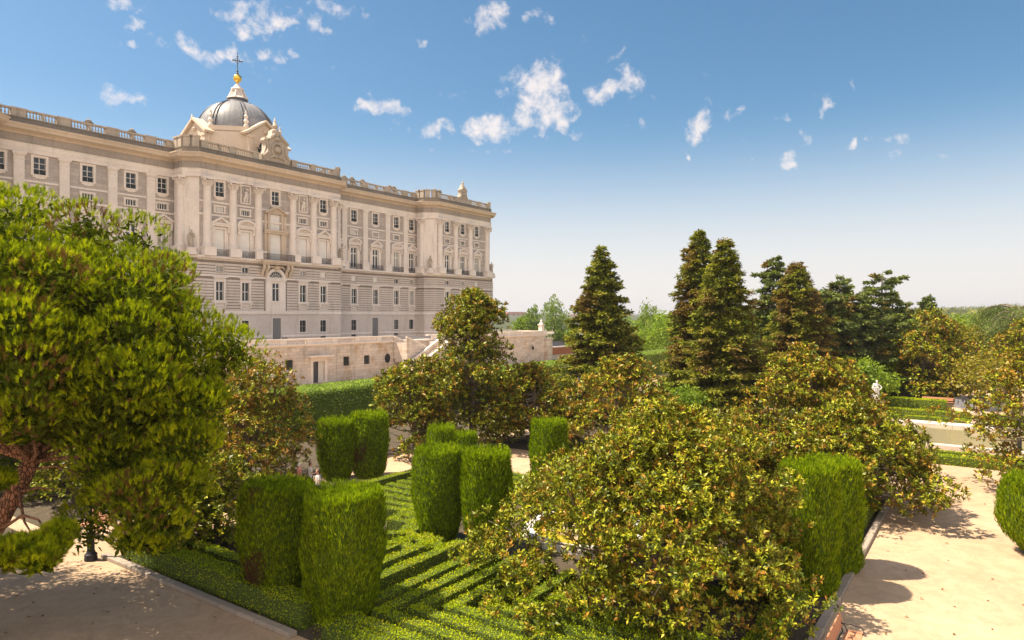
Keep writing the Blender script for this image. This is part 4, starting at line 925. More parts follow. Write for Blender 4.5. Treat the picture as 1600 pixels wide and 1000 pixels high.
# central crest
def crest(cx, cy, zb, s, w=1.0, name='crest'):
    pts = [(-2.9, 0), (-2.9, 1.2), (-2.5, 1.4), (-2.15, 2.2), (-2.0, 3.2), (-2.35, 3.7), (-2.2, 4.2), (-1.5, 4.4), (-.9, 4.9), (-.75, 5.6), (-.3, 6.0)]
    poly = [(x*s*w, z*s) for x, z in pts]; poly = poly+[(-x, z) for x, z in poly[::-1]]; m = MB()
    m.prism([(cx+x, zb+z) for x, z in poly], cy-.5*s, cy+.6*s); inner = [(cx+x*.8, zb+z*.9+.25*s) for x, z in poly]; m.prism(inner, cy-.72*s, cy-.4*s)
    ring = [(cx+1.05*s*w*math.cos(a), cy-.85*s, zb+2.3*s+1.15*s*math.sin(a)) for a in np.linspace(0, 6.2832, 17)]; m.tube(ring, .2*s, 7); m.lathe([(.05, zb+1.6*s), (.75*s, zb+2.0*s), (.8*s, zb+2.7*s), (.05, zb+3.1*s)], cx, cy-.62*s, 10)
    for q in (-1, 1):
        m.tube([(cx+q*2.3*s*w, cy-.5*s, zb+.2*s), (cx+q*2.5*s*w, cy-.75*s, zb+1.0*s), (cx+q*1.9*s*w, cy-.8*s, zb+1.7*s), (cx+q*1.7*s*w, cy-.75*s, zb+3.0*s), (cx+q*2.2*s*w, cy-.7*s, zb+3.7*s), (cx+q*1.4*s*w, cy-.8*s, zb+4.2*s), (cx+q*.5*s*w, cy-.8*s, zb+4.9*s)], [v*s for v in (.2, .3, .26, .22, .3, .28, .3)], 8)
        m.tube([(cx+q*.2*s*w, cy-.85*s, zb+1.0*s), (cx+q*.9*s*w, cy-.95*s, zb+1.2*s), (cx+q*1.5*s*w, cy-.8*s, zb+.7*s)], [v*s for v in (.16, .22, .1)], 7)
    m.lathe([(.9*s, zb+4.0*s), (.95*s, zb+4.4*s), (.6*s, zb+4.7*s), (.75*s, zb+5.1*s), (.7*s, zb+5.7*s), (.3*s, zb+6.0*s), (.35*s, zb+6.2*s), (.5*s, zb+6.5*s), (.3*s, zb+6.9*s), (.12*s, zb+7.1*s), (.18*s, zb+7.3*s), (.02, zb+7.6*s)], cx, cy-.2*s, 12)
    for k in range(9): a = math.pi*k/8; m.lathe([(.02, zb+(3.9+.9*math.sin(a))*s), (.2*s, zb+(4.1+.9*math.sin(a))*s), (.02, zb+(4.35+.9*math.sin(a))*s)], cx+1.35*s*w*math.cos(a), cy-.75*s, 7)
    part(m, name, M['stone_bal'], True)
crest(XC, YP+.2, 35.6, 1.0, 1.0); crest(123.85, YP+.15, 36.4, .62, .85)

# dome of the chapel, part of the palace
DX, DY = XC, 111.6
def octa(ap, ph=0): R = ap/math.cos(math.pi/8); return [(DX+R*math.cos(math.pi/8+math.pi/4*k), DY+R*math.sin(math.pi/8+math.pi/4*k)) for k in range(8)]
m = MB(); ap = 7.5; O8 = octa(ap); m.prism(O8, 34.5, 41.2, 'z')
for k in range(8):
    x, y = O8[k]; a = math.atan2(y-DY, x-DX); d = (-math.sin(a), math.cos(a)); m.obox((x-.12*math.cos(a), y-.12*math.sin(a)), d, 34.6, 41.1, .9, .75)
# recessed-looking panel frames on the plain faces
dr = part(m, 'dome_drum', M['plaster'])
m = MB(); m.sweep([(0, 41.0), (.25, 41.05), (.55, 41.3), (.75, 41.5), (.75, 41.7), (0, 41.95)], [O8[k] for k in range(7, -1, -1)]+[O8[7]], cap=False)
part(m, 'drum_cornice', M['plaster'])
def gable(ang, win='arch'):
    """pedimented face of the drum, looking along ang"""
    m = MB(); hw = 3.3; z = 40.6; y0 = -ap-.9
    poly = [(-hw, 34.5), (-hw, z), (0, z+2.4), (hw, z), (hw, 34.5)]; m.prism(poly, y0+.35, -ap+2.5)
    for s in (-1, 1):
        m.prism([(s*(hw+.45), z-.1), (0, z+2.55), (0, z+2.95), (s*(hw+.7), z+.25)][::s], y0-.25, -ap+2.6)
        m.box(s*(hw-.45)-.4, s*(hw-.45)+.4, y0+.12, y0+.4, 34.5, z-.35); m.box(s*(hw-.45)-.6, s*(hw-.45)+.6, y0, y0+.4, z-.55, z-.1)
    ar = [(1.3*math.cos(math.pi*i/12), 38.6+1.3*math.sin(math.pi*i/12)) for i in range(13)]; ao = [(1.75*math.cos(math.pi*i/12), 38.6+1.75*math.sin(math.pi*i/12)) for i in range(13)]
    for i in range(12): m.prism([ao[i], ao[i+1], ar[i+1], ar[i]], y0+.05, y0+.4)
    m.lathe([(.05, 41.1), (.4, 41.3), (.5, 41.7), (.05, 42.0)], 0, y0+.3, 8)
    o = m.build('dome_gable', M['plaster'], PAL, (DX+INV[0], DY+INV[1], INV[2])); o.rotation_euler = (0, 0, ang)
    w = MB(); w.prism([(-1.3, 36.2)]+ar[::-1]+[(1.3, 36.2)], y0+.3, y0+.34); w.build('pane', M['glass'], o)
    w = MB()
    for x in (-.65, 0, .65): w.box(x-.05, x+.05, y0+.22, y0+.29, 36.2, 39.6)
    for zz in (37.2, 38.5): w.box(-1.3, 1.3, y0+.225, y0+.285, zz, zz+.1)
    w.build('sash', M['frame'], o)
for a in (0, -math.pi/2, math.pi/2, math.pi): gable(a)
m = MB(); prof = []
for i in range(15): t = i/14*1.25; prof.append((6.75*math.cos(t)**.95 if math.cos(t) > 0 else 0, 42.0+6.15*math.sin(t)))
m.lathe([(7.1, 41.8), (7.1, 42.0), (6.8, 42.05)]+prof, DX, DY, 48); dm = part(m, 'dome', M['lead'], True)
for k in range(8):
    a = math.pi/8+math.pi/4*k
    for da, mm, wd in ((-.045, 'lead_dark', .11), (.045, 'lead_dark', .11)):
        m = MB(); m.tube([(DX+(r+.06)*math.cos(a+da*(1+.4*(i/14))), DY+(r+.06)*math.sin(a+da*(1+.4*(i/14))), z) for i, (r, z) in enumerate(prof)], wd, 5); o_ = m.build('rib', M[mm], dm)
m = MB()
for k in range(48):
    a = 2*math.pi*k/48; m.tube([(DX+(r+.0)*math.cos(a), DY+r*math.sin(a), z) for r, z in prof], .025, 3)
m.build('lead_seams', M['lead'], dm)
m = MB(); zt = 47.6; m.lathe([(2.2, zt), (2.3, zt+.25), (2.1, zt+.5), (1.75, zt+.6), (1.7, zt+1.0)], DX, DY, 24); part(m, 'lantern_base', M['lead_dark'], True)
m = MB(); m.lathe([(1.75, zt+1.0), (1.9, zt+1.1), (1.75, zt+1.3), (1.2, zt+1.6), (.95, zt+2.2), (.85, zt+2.6), (1.15, zt+2.85), (1.05, zt+3.05), (.7, zt+3.3), (.35, zt+3.8), (.15, zt+4.1)], DX, DY, 24)
for k in range(8): a = math.pi/4*k; m.tube([(DX+1.7*math.cos(a), DY+1.7*math.sin(a), zt+1.2), (DX+1.35*math.cos(a), DY+1.35*math.sin(a), zt+1.9), (DX+1.0*math.cos(a), DY+1.0*math.sin(a), zt+2.7)], [.2, .16, .12], 6)
part(m, 'lantern', M['stone_light'], True)
m = MB(); zo = 52.55; m.lathe([(.02, zo-.75)]+[(.75*math.cos(t), zo+.75*math.sin(t)) for t in np.linspace(-1.4, 1.4, 13)]+[(.02, zo+.75)], DX, DY, 24); m.lathe([(.1, zo-1.1), (.25, zo-.9), (.12, zo-.7)], DX, DY, 10); part(m, 'gilded_orb', M['gold'], True)
m = MB(); zc = zo+.7
m.lathe([(.16, zc), (.22, zc+.2), (.1, zc+.4), (.2, zc+.6), (.07, zc+.8), (.06, zc+3.5), (.02, zc+4.2)], DX, DY, 8)
u = (math.cos(R_(-20)), math.sin(R_(-20)))
m.tube([(DX-u[0]*.75, DY-u[1]*.75, zc+2.5), (DX+u[0]*.75, DY+u[1]*.75, zc+2.5)], .085, 6)
for e in (-.75, .75): m.lathe([(.02, zc+2.3), (.2, zc+2.5), (.02, zc+2.7)], DX+u[0]*e, DY+u[1]*e, 6)
m.lathe([(.02, zc+3.1), (.2, zc+3.3), (.02, zc+3.5)], DX, DY, 6); m.tube([(DX+u[0]*.42*math.cos(a), DY+u[1]*.42*math.cos(a), zc+2.5+.42*math.sin(a)) for a in np.linspace(0, 6.283, 13)], .04, 5)
part(m, 'cross', M['iron'], True)
for k in range(8):
    a = math.pi/8+math.pi/4*k; x = DX+7.5*math.cos(a); y = DY+7.5*math.sin(a); m = MB()
    m.lathe([(.42, 41.8), (.42, 42.3), (.25, 42.45), (.3, 42.6), (.45, 43.0), (.2, 43.4), (.3, 43.6), (.36, 43.85), (.15, 44.2), (.22, 44.4), (.1, 44.7), (.02, 45.0)], x, y, 9); part(m, 'drum_urn', M['stone_light'], True)

# statues on the ledge corners
def ledge_statue(x, y, label, seed, arm):
    r = root('statue', (x, y, 19.0), label, 'statue', 'stone statues on the palace ledge'); r.rotation_euler = (0, 0, math.pi+[.4, -.5, .5, -.6][seed])
    m = MB(); m.lathe([(.95, 0), (.95, .35), (.8, .45), (.78, .9), (.85, 1.0), (.6, 1.15)], 0, 0, 16); m.build('pedestal', M['stone_light'], r, smooth=True)
    g = link('figure', None, r, (0, 0, 1.1)); g.empty_display_size = .2
    figure(g, arm, M['stone_bal'], None, None, s=1.6, drape=True)
ledge_statue(57.9, YP+.1, 'carved figure with a raised arm on the near corner of the central block', 0, (((.38, .1, 1.52), (.52, .15, 1.85)), ((-.3, .15, 1.15), (-.15, .3, 1.05)), .04))
ledge_statue(87.6, YP+.1, 'carved figure half hidden on the far corner of the central block', 1, (((.25, .1, 1.15), (.1, .3, 1.2)), ((-.36, .1, 1.5), (-.45, .2, 1.8)), .02))
ledge_statue(113.4, YP+.7, 'carved figure leaning on the near corner of the end block', 2, (((.36, .05, 1.3), (.5, .2, 1.6)), ((-.3, .1, 1.12), (-.2, .25, .95)), .05))
ledge_statue(135.7, YP+.4, 'carved figure silhouetted against the sky at the far end of the palace', 3, (((.28, .05, 1.15), (.25, .25, 1.0)), ((-.28, .1, 1.15), (-.2, .3, 1.1)), .0))

# ------------------------------------------------------------------ terrace in front of the palace
YT = 78.0
m = MB(); m.box(0, 124.3, YT+.4, 150, -.2, ZB-.03); o = m.build('terrace_ground', M['stone_terrace']); meta(o, kind='structure')
T = root('terrace_wall', (90, YT, 0), 'long granite terrace wall with small barred windows and one dark doorway', 'wall'); TI = (-90, -YT, 0)
def tpart(mb, name, m_, smooth=False, par=None): return mb.build(name, m_, T, TI, smooth) if par is None else mb.build(name, m_, par)
TH = []
def grille(px, z, w, h, oval=False):
    x = S(px, YT); mb = MB(); mb.box(x-w/2-.12, x-w/2, YT-.04, YT+.02, z-h/2-.12, z+h/2+.12); mb.box(x+w/2, x+w/2+.12, YT-.04, YT+.02, z-h/2-.12, z+h/2+.12); mb.box(x-w/2, x+w/2, YT-.045, YT+.02, z+h/2, z+h/2+.12); mb.box(x-w/2, x+w/2, YT-.07, YT+.02, z-h/2-.12, z-h/2)
    if oval:
        mb = MB()
        for k in range(16):
            a, b = 2*math.pi*k/16, 2*math.pi*(k+1)/16; mb.prism([(x+w/2*math.cos(a), z+h/2*math.sin(a)), (x+w/2*math.cos(b), z+h/2*math.sin(b)), (x+(w/2+.2)*math.cos(b), z+(h/2+.2)*math.sin(b)), (x+(w/2+.2)*math.cos(a), z+(h/2+.2)*math.sin(a))], YT-.09, YT+.02)
    o = tpart(mb, 'window', M['stone_terrace']); g = MB()
    if oval: g.prism([(x+w/2*math.cos(2*math.pi*k/16), z+h/2*math.sin(2*math.pi*k/16)) for k in range(16)], YT-.03, YT-.01)
    else: g.box(x-w/2, x+w/2, YT+.2, YT+.24, z-h/2, z+h/2); TH.append((x-w/2, x+w/2, z-h/2, z+h/2))
    g.build('pane', M['glass'], o); b = MB(); yb = YT-.06 if oval else YT+.03; n = 4
    for i in range(1, n): q = x-w/2+w*i/n; hh = h/2*(math.sqrt(max(0, 1-((q-x)/(w/2))**2)) if oval else 1); b.box(q-.025, q+.025, yb-.02, yb+.02, z-hh, z+hh)
    for i in range(1, n): q = z-h/2+h*i/n; ww = w/2*(math.sqrt(max(0, 1-((q-z)/(h/2))**2)) if oval else 1); b.box(x-ww, x+ww, yb-.026, yb+.014, q-.025, q+.025)
    b.build('grille', M['iron'], o)
for px, ov in ((361, 1), (410, 0), (452, 0), (541, 0), (573, 0), (605, 1), (642.5, 0)): grille(px, 2.85, 1.3 if ov else 1.15, 1.5 if ov else 1.35, bool(ov))
for px in (300, 250): grille(px, 2.85, 1.15, 1.35)
dx = S(497.5, YT); TH.append((dx-1.05, dx+1.05, .05, 3.1))
tw = MB(); tw.wall(0, 124.3, -.2, 5.5, YT, TH, .5); tw.raw = True; tw.add([(124.3, YT, -.2), (124.3, YT+30, -.2), (124.3, YT+30, 5.5), (124.3, YT, 5.5)], [(0, 1, 2, 3)]); tpart(tw, 'wall', M['stone_terrace'])
d = MB(); d.box(dx-1.45, dx-1.05, YT-.2, YT+.02, 0, 3.1); d.box(dx+1.05, dx+1.45, YT-.2, YT+.02, 0, 3.1); d.box(dx-1.45, dx+1.45, YT-.2, YT+.02, 3.1, 3.6); d.box(dx-2.1, dx+2.1, YT-1.0, YT+.02, 3.75, 3.95); d.box(dx-1.8, dx+1.8, YT-.6, YT+.02, 3.6, 3.75)
do = tpart(d, 'doorway', M['stone_light']); MB().box(dx-1.05, dx+1.05, YT+.30, YT+.34, .05, 3.1).build('passage_dark_panel', M['lead_dark'], do)  # flat dark panel, the unlit depth of the doorway put into its colour
d = MB(); d.box(dx+.1, dx+1.05, YT+.15, YT+.2, .05, 3.1)
for k in range(3): d.box(dx+.22+k*.28, dx+.36+k*.28, YT+.12, YT+.15, .3, 2.8)
d.build('door_leaf', M['frame'], do)
m = MB(); m.sweep([(0, 5.3), (.18, 5.32), (.3, 5.5), (.3, 5.62), (0, 5.68)], [(0, YT), (124.3, YT), (124.3, YT+25)]); m.sweep([(-.35, 6.2), (.12, 6.2), (.14, 6.38), (-.37, 6.38)], [(0, YT), (78.5, YT)]); m.sweep([(-.35, 6.2), (.12, 6.2), (.14, 6.38), (-.37, 6.38)], [(86.5, YT), (124.4, YT), (124.4, YT+25)]); tpart(m, 'coping', M['stone_light'])
m = MB(); x = 0.5
while x < 124:
    if not 77.5 < x < 86: m.box(x-.5, x+.5, YT-.14, YT+.37, 5.62, 6.22); m.box(x+.5, x+4.4, YT+.02, YT+.24, 5.62, 6.22) if int(x) % 3 else [baluster(m, x+.7+k*.33, YT+.12, 5.62, .6) for k in range(11)]
    x += 4.4
m.box(122.7, 124.45, YT-.16, YT+.4, 5.6, 6.45); tpart(m, 'parapet', M['stone_light'])
m = MB(); tx = S(848, YT); m.box(tx-.45, tx+.45, YT-.1, YT+.8, 6.4, 7.6); m.box(tx-.6, tx+.6, YT-.25, YT+.95, 7.6, 7.8); m.lathe([(.5, 7.8), (.35, 8.1), (.2, 8.3), (.28, 8.5), (.05, 8.8)], tx, YT+.35, 10); tpart(m, 'finial', M['stone_light'], True)
m = MB(); m.box(123.6, 125.8, YT-.7, YT+1, -.2, 4.6); m.box(123.4, 126.0, YT-.85, YT+1, 4.6, 4.8); tpart(m, 'buttress', M['stone_terrace'])
m = MB(); nx = S(829, YT); m.tube([(nx, YT-.05, 3.3), (nx, YT-.5, 3.6), (nx, YT-.6, 3.2)], .04, 6); m.lathe([(.08, 2.5), (.22, 2.6), (.26, 3.1), (.1, 3.3)], nx, YT-.6, 8); tpart(m, 'wall_lantern', M['iron'], True)
# distant low brick wall beyond the terrace end
bw = root('brick_wall', (135, YT+1, 0), 'orange red brick wall with pale coping beyond the terrace end', 'wall')
m = MB(); m.box(-9.2, 14, 0, .4, -.2, .9); m.build('base', M['stone_terrace'], bw); m = MB(); m.box(-9.2, 14, .03, .4, .9, 2.5); m.build('brick_face', M['brick'], bw); m = MB(); m.box(-9.2, 14.05, -.08, .5, 2.5, 2.75); m.build('coping', M['stone_light'], bw)
bw2 = root('stone_wall', (140, YT+9, 0), 'grey stone wall behind the brick wall', 'wall'); m = MB(); m.box(-15, 30, 0, .5, -.2, 3.2); m.build('face', M['slate'], bw2); m = MB(); m.box(-15, 30, -.06, .56, 3.2, 3.4); m.build('coping', M['stone_dark'], bw2)
# double staircase
ST = root('stone_staircase', (82, 75, 0), 'pale granite double staircase climbing the terrace wall', 'staircase'); SI = (-82, -75, 0)
def flight(x0, z0_, x1, z1_, y0, y1, name='flight'):
    m = MB(); n = 18
    for i in range(n):
        xa = x0+(x1-x0)*i/n; xb = x0+(x1-x0)*(i+1)/n; m.box(min(xa, xb), max(xa, xb), y0+.3, y1-.3, min(z0_, z1_)-.2-0*i, z0_+(z1_-z0_)*(i+1)/n)
    for y in (y0, y1-.3): m.prism([(x0, max(-.2, z0_-1.6)), (x1, max(-.2, z1_-2.6)), (x1, z1_+.85), (x0, z0_+.85)] if x1 > x0 else [(x1, max(-.2, z1_-2.6)), (x0, max(-.2, z0_-1.6)), (x0, z0_+.85), (x1, z1_+.85)], y, y+.3)
    o = m.build(name, M['stone_terrace'], ST, SI)
    c = MB()
    for y in (y0-.06, y1-.36): c.prism([(x0, z0_+.85), (x1, z1_+.85), (x1, z1_+1.03), (x0, z0_+1.03)], y, y+.42)
    c.build('handrail_coping', M['stone_light'], o)
flight(76.2, .2, 86.5, 5.3, 71.8, 74.6); flight(86.2, 2.4, 78.5, 5.3, 75.0, 77.9)
m = MB(); m.box(86.5, 90, 71.8, 77.9, -.2, 5.25); m.box(86.5, 90, 71.75, 72.05, 5.25, 6.2); m.box(86.2, 89, 75, 77.9, -.2, 2.4); m.build('landing', M['stone_terrace'], ST, SI)
# ------------------------------------------------------------------ ground
def sheet(name, poly, z, m, label=None):
    mb = MB(); mb.add([(x, y, z) for x, y in poly], [tuple(range(len(poly)))]); o = mb.build(name, M[m]); meta(o, kind='structure'); return o
sheet('ground', [(-6300, -6300), (6300, -6300), (6300, 6300), (-6300, 6300)], -.06, 'country')
sheet('gravel_paths', [(-25, -45), (125, -45), (125, 77.9), (-25, 77.9)], 0.0, 'gravel')
KX, KY = 12.72, 4.05
sheet('planting_bed', [(KX+.28, KY+.28), (40, KY+.28), (40, 14), (33.5, 14), (33.5, 28.3), (KX+.28, 28.3)], .008, 'soil')
sheet('planting_bed', [(13, 33), (60, 33), (60, 43.5), (13, 43.5)], .008, 'soil')
sheet('planting_bed', [(40.2, 6), (62, 6), (62, 31), (40.2, 31)], .008, 'soil')
sheet('planting_bed', [(80.5, 3.2), (110, 3.2), (110, 14), (80.5, 14)], .008, 'soil')
sheet('planting_bed', [(-4, 31), (12.2, 31), (12.2, 60), (-4, 60)], .008, 'soil')
def kerb(name, pts, label):
    x0, y0 = pts[0]; m = MB(); m.sweep([(0, -.05), (0, .13), (-.02, .15), (-.26, .15), (-.28, .13), (-.28, -.05)], [(a-x0, b-y0) for a, b in pts]); o = m.build(name, M['kerb'], None, (x0, y0, 0)); meta(o, label, 'kerb', 'stone kerbs of the garden beds')
kerb('stone_kerb', [(KX, 28.6), (KX, 16.9)], 'weathered stone kerb running along the shaded path at lower left')
kerb('stone_kerb', [(KX, 15.9), (KX, KY), (41, KY)], 'weathered stone kerb running along the sunlit path at the right')

# ------------------------------------------------------------------ parterre hedges
hs_ = 0
def H(pts, label, w=.43, h=.58, **k):
    global hs_; hs_ += 1; return hedge(pts, w, h, label, 100+hs_, group=k.pop('group', 'low box hedges of the parterre'), **k)
names = ['outermost', 'second', 'third', 'fourth', 'fifth', 'sixth', 'innermost']
for i in range(7):
    x = 14.0+.76*i; y = 15.95-.78*i; H([(20.8, y), (x, y), (x, 6.2)], 'angled low box hedge, %s of the nested corner rows in front of the clipped cypresses' % names[i])
H([(16.0, 17.25), (21.2, 17.25)], 'straight box hedge row right behind the nearest clipped cypress', w=.5)
H([(16.2, 18.2), (21.0, 18.2)], 'straight box hedge row, second behind the nearest clipped cypress')
H([(16.5, 19.15), (20.6, 19.15)], 'straight box hedge row, third behind the nearest clipped cypress')
def gp(*q): return [G(a, b, .45) for a, b in q]
H(gp((600, 836), (628, 835), (646, 819), (614, 814), (637, 799), (598, 796)), 'zigzag box hedge beside the dark square pit of the maze')
H(gp((672, 856), (639, 834), (665, 820), (637, 808), (655, 797), (676, 800)), 'zigzag box hedge with stepped corners left of the big clipped cypress')
H(gp((600, 856), (624, 846), (640, 858)), 'short bent box hedge below the zigzags')
H(gp((690, 858), (668, 842), (676, 828)), 'short stepped box hedge at the foot of the big clipped cypress')
for i in range(11):
    x = 23.7+.82*i; y0 = 20.4 if i < 6 else 17.5
    H([(x, y0), (x, 26.4)], 'straight box hedge row, number %s from the front in the far part of the maze' % ['one', 'two', 'three', 'four', 'five', 'six', 'seven', 'eight', 'nine', 'ten', 'eleven'][i], dens=240, ls=.06)
H([(23.2, 27.5), (33, 27.5)], 'border hedge along the far edge of the maze in front of the gravel path', w=.5, dens=240)
H([(13.62, 28), (13.62, 17.0)], 'broad box hedge along the shaded kerb at lower left', w=.8, h=.8)
H([(14.75, 28), (14.75, 21.4)], 'low box hedge behind the broad hedge at lower left', w=.5, h=.7)
H([(13.45, 15.9), (13.45, 5.3), (24.3, 5.3)], 'border hedge turning the near corner of the bed below the nested rows', w=.7, h=.5)
H([(26.2, 4.95), (40, 4.95)], 'border hedge along the sunlit kerb behind the twin cypresses', w=.8, h=.75)
H([(22.3, 7), (22.3, 12)], 'short box hedge under the big foreground magnolia', w=.5, h=.5)
H([(23.5, 6.3), (31, 6.3)], 'box hedge row seen through the big foreground magnolia', w=.5, h=.5)
H([(23.5, 7.4), (31, 7.4)], 'second box hedge row seen through the big foreground magnolia', w=.5, h=.5)
H([(29.5, 9), (29.5, 14)], 'box hedge right of the round fountain basin', w=.5, h=.5)
# around the pool, right background
H([(82.0, 3.6), (82.0, 14.5)], 'bright waist-high hedge block in front of the far bench', w=1.6, h=.95, dens=110, ls=.1, group='hedges round the pool')
H([(75.4, -9), (75.4, 12)], 'long planted hedge row between the pale strip and the pool terrace', w=1.1, h=.6, dens=110, ls=.1, group='hedges round the pool')
H([(72.6, -9), (72.6, 12)], 'low edging hedge on the far side of the pool', w=.6, h=.35, dens=110, ls=.09, group='hedges round the pool')
H([(54.6, -8), (54.6, 5)], 'edging hedge along the near side of the pool', w=.6, h=.4, dens=150, ls=.08, group='hedges round the pool')
H([(52.0, -8), (52.0, 5)], 'broader hedge on the near side of the pool, next to the gravel', w=.9, h=.55, dens=150, ls=.08, group='hedges round the pool')
# tall clipped hedge behind the garden
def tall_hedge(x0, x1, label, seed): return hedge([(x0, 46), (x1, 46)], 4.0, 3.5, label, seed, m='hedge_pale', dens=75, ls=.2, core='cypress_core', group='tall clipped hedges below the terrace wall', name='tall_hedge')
tall_hedge(12, 68, 'tall clipped hedge below the terrace wall, its top lit and its face dark', 301)
tall_hedge(68.6, 100, 'tall clipped hedge stretch between the centre magnolia and the solitary spruce', 302)
tall_hedge(100.6, 119, 'tall clipped hedge stretch between the solitary spruce and the twin spruces', 303)
# ------------------------------------------------------------------ clipped cypresses
def TP(px, d, H_, R0, label, seed, **k): x, y = W(px, d); return topiary(x, y, H_, R0, label, seed, **k)
TP(537, 21.4, 4.05, 1.24, 'clipped cypress drum standing nearest the camera beside the maze', 11, dens=420)
TP(434, 23.1, 3.85, 1.27, 'darkest, browned clipped cypress left of the nearest one', 12, dens=400, brown=.9, taper=.6)
TP(686, 28.9, 3.92, 1.05, 'tall clipped cypress in the middle of the maze, left of its pair', 13, dens=330, taper=.55)
TP(761, 27.9, 3.96, .99, 'shaggy clipped cypress in the middle of the maze, right of its pair', 14, dens=300, tuft=1.3, taper=.6)
TP(576, 40.4, 3.72, 1.14, 'clipped cypress at the left rear of the maze, right of its pair', 15, dens=230, tuft=1.3, brown=.5)
TP(526, 39.8, 3.42, 1.06, 'clipped cypress at the left rear of the maze, left of its pair, with ragged side', 16, dens=230, tuft=1.5)
TP(690, 37.0, 3.5, .74, 'narrow clipped cypress peeping out behind the tall middle one', 17, dens=230, tuft=1.2)
TP(727, 39.5, 2.75, .62, 'smallest clipped cypress behind the middle pair', 18, dens=230, tuft=1.2)
TP(857, 37.5, 3.75, 1.0, 'clipped cypress left of the foreground magnolia crown', 19, dens=240, tuft=1.3, taper=.8)
TP(1264, 23.8, 4.32, 1.02, 'clipped cypress beside the sunlit path, front one of the twins', 20, dens=400, taper=.78, lx=1.1)
TP(1300, 25.7, 4.1, 1.02, 'clipped cypress beside the sunlit path, rear one of the twins', 21, dens=380, taper=.85)
TP(1672, 26.6, 3.0, 2.25, 'broad clipped cypress cut off by the right edge beside the sunlit path', 22, dens=300, taper=.55, tuft=1.2)
TP(1378, 80, 5.0, 1.7, 'far clipped cypress behind the white statue', 23, dens=60, tuft=2.4, taper=.75)
TP(1010, 34.5, 3.6, .9, 'clipped cypress tip showing above the foreground magnolia', 24, dens=160, tuft=1.3)

# ------------------------------------------------------------------ magnolias
def MG(px, d, H_, R0, label, seed, **k): x, y = W(px, d); return magnolia(x, y, H_, R0, label, seed, **k)
MG(1025, 22.4, 6.15, 5.85, 'large spreading magnolia filling the lower centre foreground', 41, nclump=370, per=42, nl=7, Ln=.155, rust=.2, inner=.3, base=.08, cr=.118)
MG(382, 38, 7.3, 4.8, 'rust tinged magnolia between the pine and the rear clipped cypresses', 42, nclump=150, per=32, nl=6, Ln=.22, rust=.55, base=.12, cr=.2)
MG(318, 28.5, 3.3, 3.0, 'dark shaded magnolia behind the lowest pine branches', 43, nclump=90, per=30, nl=6, Ln=.21, rust=.1, base=.05, cr=.22)
MG(740, 50, 11.2, 5.5, 'tall conical magnolia in front of the terrace staircase', 44, nclump=180, per=38, nl=6, Ln=.26, rust=.25, prof='cone', base=.05, cr=.19, inner=.3)
MG(652, 47, 6.3, 3.6, 'low magnolia at the foot of the tall conical one, left side', 45, nclump=80, per=30, nl=6, Ln=.28, rust=.3, base=.08, cr=.24)
MG(835, 51, 5.6, 4.2, 'low magnolia between the conical magnolia and the lone spruce', 46, nclump=90, per=30, nl=6, Ln=.28, rust=.45, base=.08, cr=.22)
MG(975, 46, 6.6, 4.4, 'open branching magnolia with bare limbs in front of the lone spruce', 47, nclump=84, per=30, nl=6, Ln=.27, rust=.45, base=.08, cr=.2)
MG(1080, 39, 4.1, 4.2, 'low magnolia behind the foreground one, below the twin spruces', 48, nclump=100, per=30, nl=6, Ln=.24, rust=.4, base=.08, cr=.2)
MG(1268, 45, 7.1, 5.3, 'broad rust topped magnolia below the dark conifer clump', 49, nclump=150, per=34, nl=6, Ln=.26, rust=.45, base=.08, cr=.18)
MG(1318, 34.2, 5.0, 5.2, 'wide magnolia whose branches overhang the sunlit path', 50, nclump=190, per=32, nl=7, Ln=.21, rust=.25, base=.2, cr=.15)
MG(1150, 33.5, 4.4, 3.2, 'magnolia pressed between the foreground magnolia and the path magnolia', 51, nclump=90, per=30, nl=6, Ln=.21, rust=.4, base=.1, cr=.2)
MG(1455, 78, 9.3, 6.1, 'round magnolia behind the far bench', 52, nclump=120, per=34, nl=6, Ln=.38, rust=.3, base=.08, cr=.2)
MG(1665, 37, 8.8, 4.7, 'magnolia entering from the right edge with its lamp', 53, nclump=150, per=30, nl=6, Ln=.23, rust=.45, base=.1, cr=.17)
MG(1600, 88, 8.5, 5.5, 'pale magnolia far right beyond the gravel square', 54, nclump=80, per=30, nl=6, Ln=.4, rust=.4, base=.08, cr=.22)
MG(30, 38, 5.4, 4.6, 'shaded magnolia seen under the pine behind its trunk', 55, nclump=80, per=28, nl=6, Ln=.24, rust=.05, base=.05, cr=.22)
MG(150, 36, 4.6, 3.8, 'shaded magnolia behind the lamp post at lower left', 56, nclump=70, per=28, nl=6, Ln=.24, rust=.05, base=.05, cr=.22)

# ------------------------------------------------------------------ conifers
def CF(px, d, H_, R0, label, seed, **k): x, y = W(px, d); return conifer(x, y, H_, R0, label, seed, **k)
SP = [M['spruce'], M['spruce_rust']]
CF(940, 62, 16.0, 5.3, 'solitary dark spruce standing left of the twin spruces', 61, mats=SP, rust=.2, wig=.2, power=.78)
CF(1092, 67, 18.2, 4.9, 'taller rear spruce of the twins, browned on its left side', 62, mats=SP, rust=.42, wig=.2, power=.7)
CF(1132, 60, 16.4, 5.0, 'front spruce of the twins with broad layered skirt', 63, mats=SP, rust=.25, wig=.2, power=.7)
CF(1245, 74, 15.5, 5.2, 'brownish spruce at the left of the far conifer clump', 64, mats=SP, rust=.5, wig=.17, power=.6)
CD = [M['cedar'], M['spruce_rust']]
CF(1208, 82, 16.6, 5.2, 'grey green cedar with drooping tips behind the brownish spruce', 65, mats=CD, name='cedar_tree', rust=.05, step=.8, nb=9, bl=.42, wig=.25, power=.5, droop=.25, cat='cedar', dens=1.6)
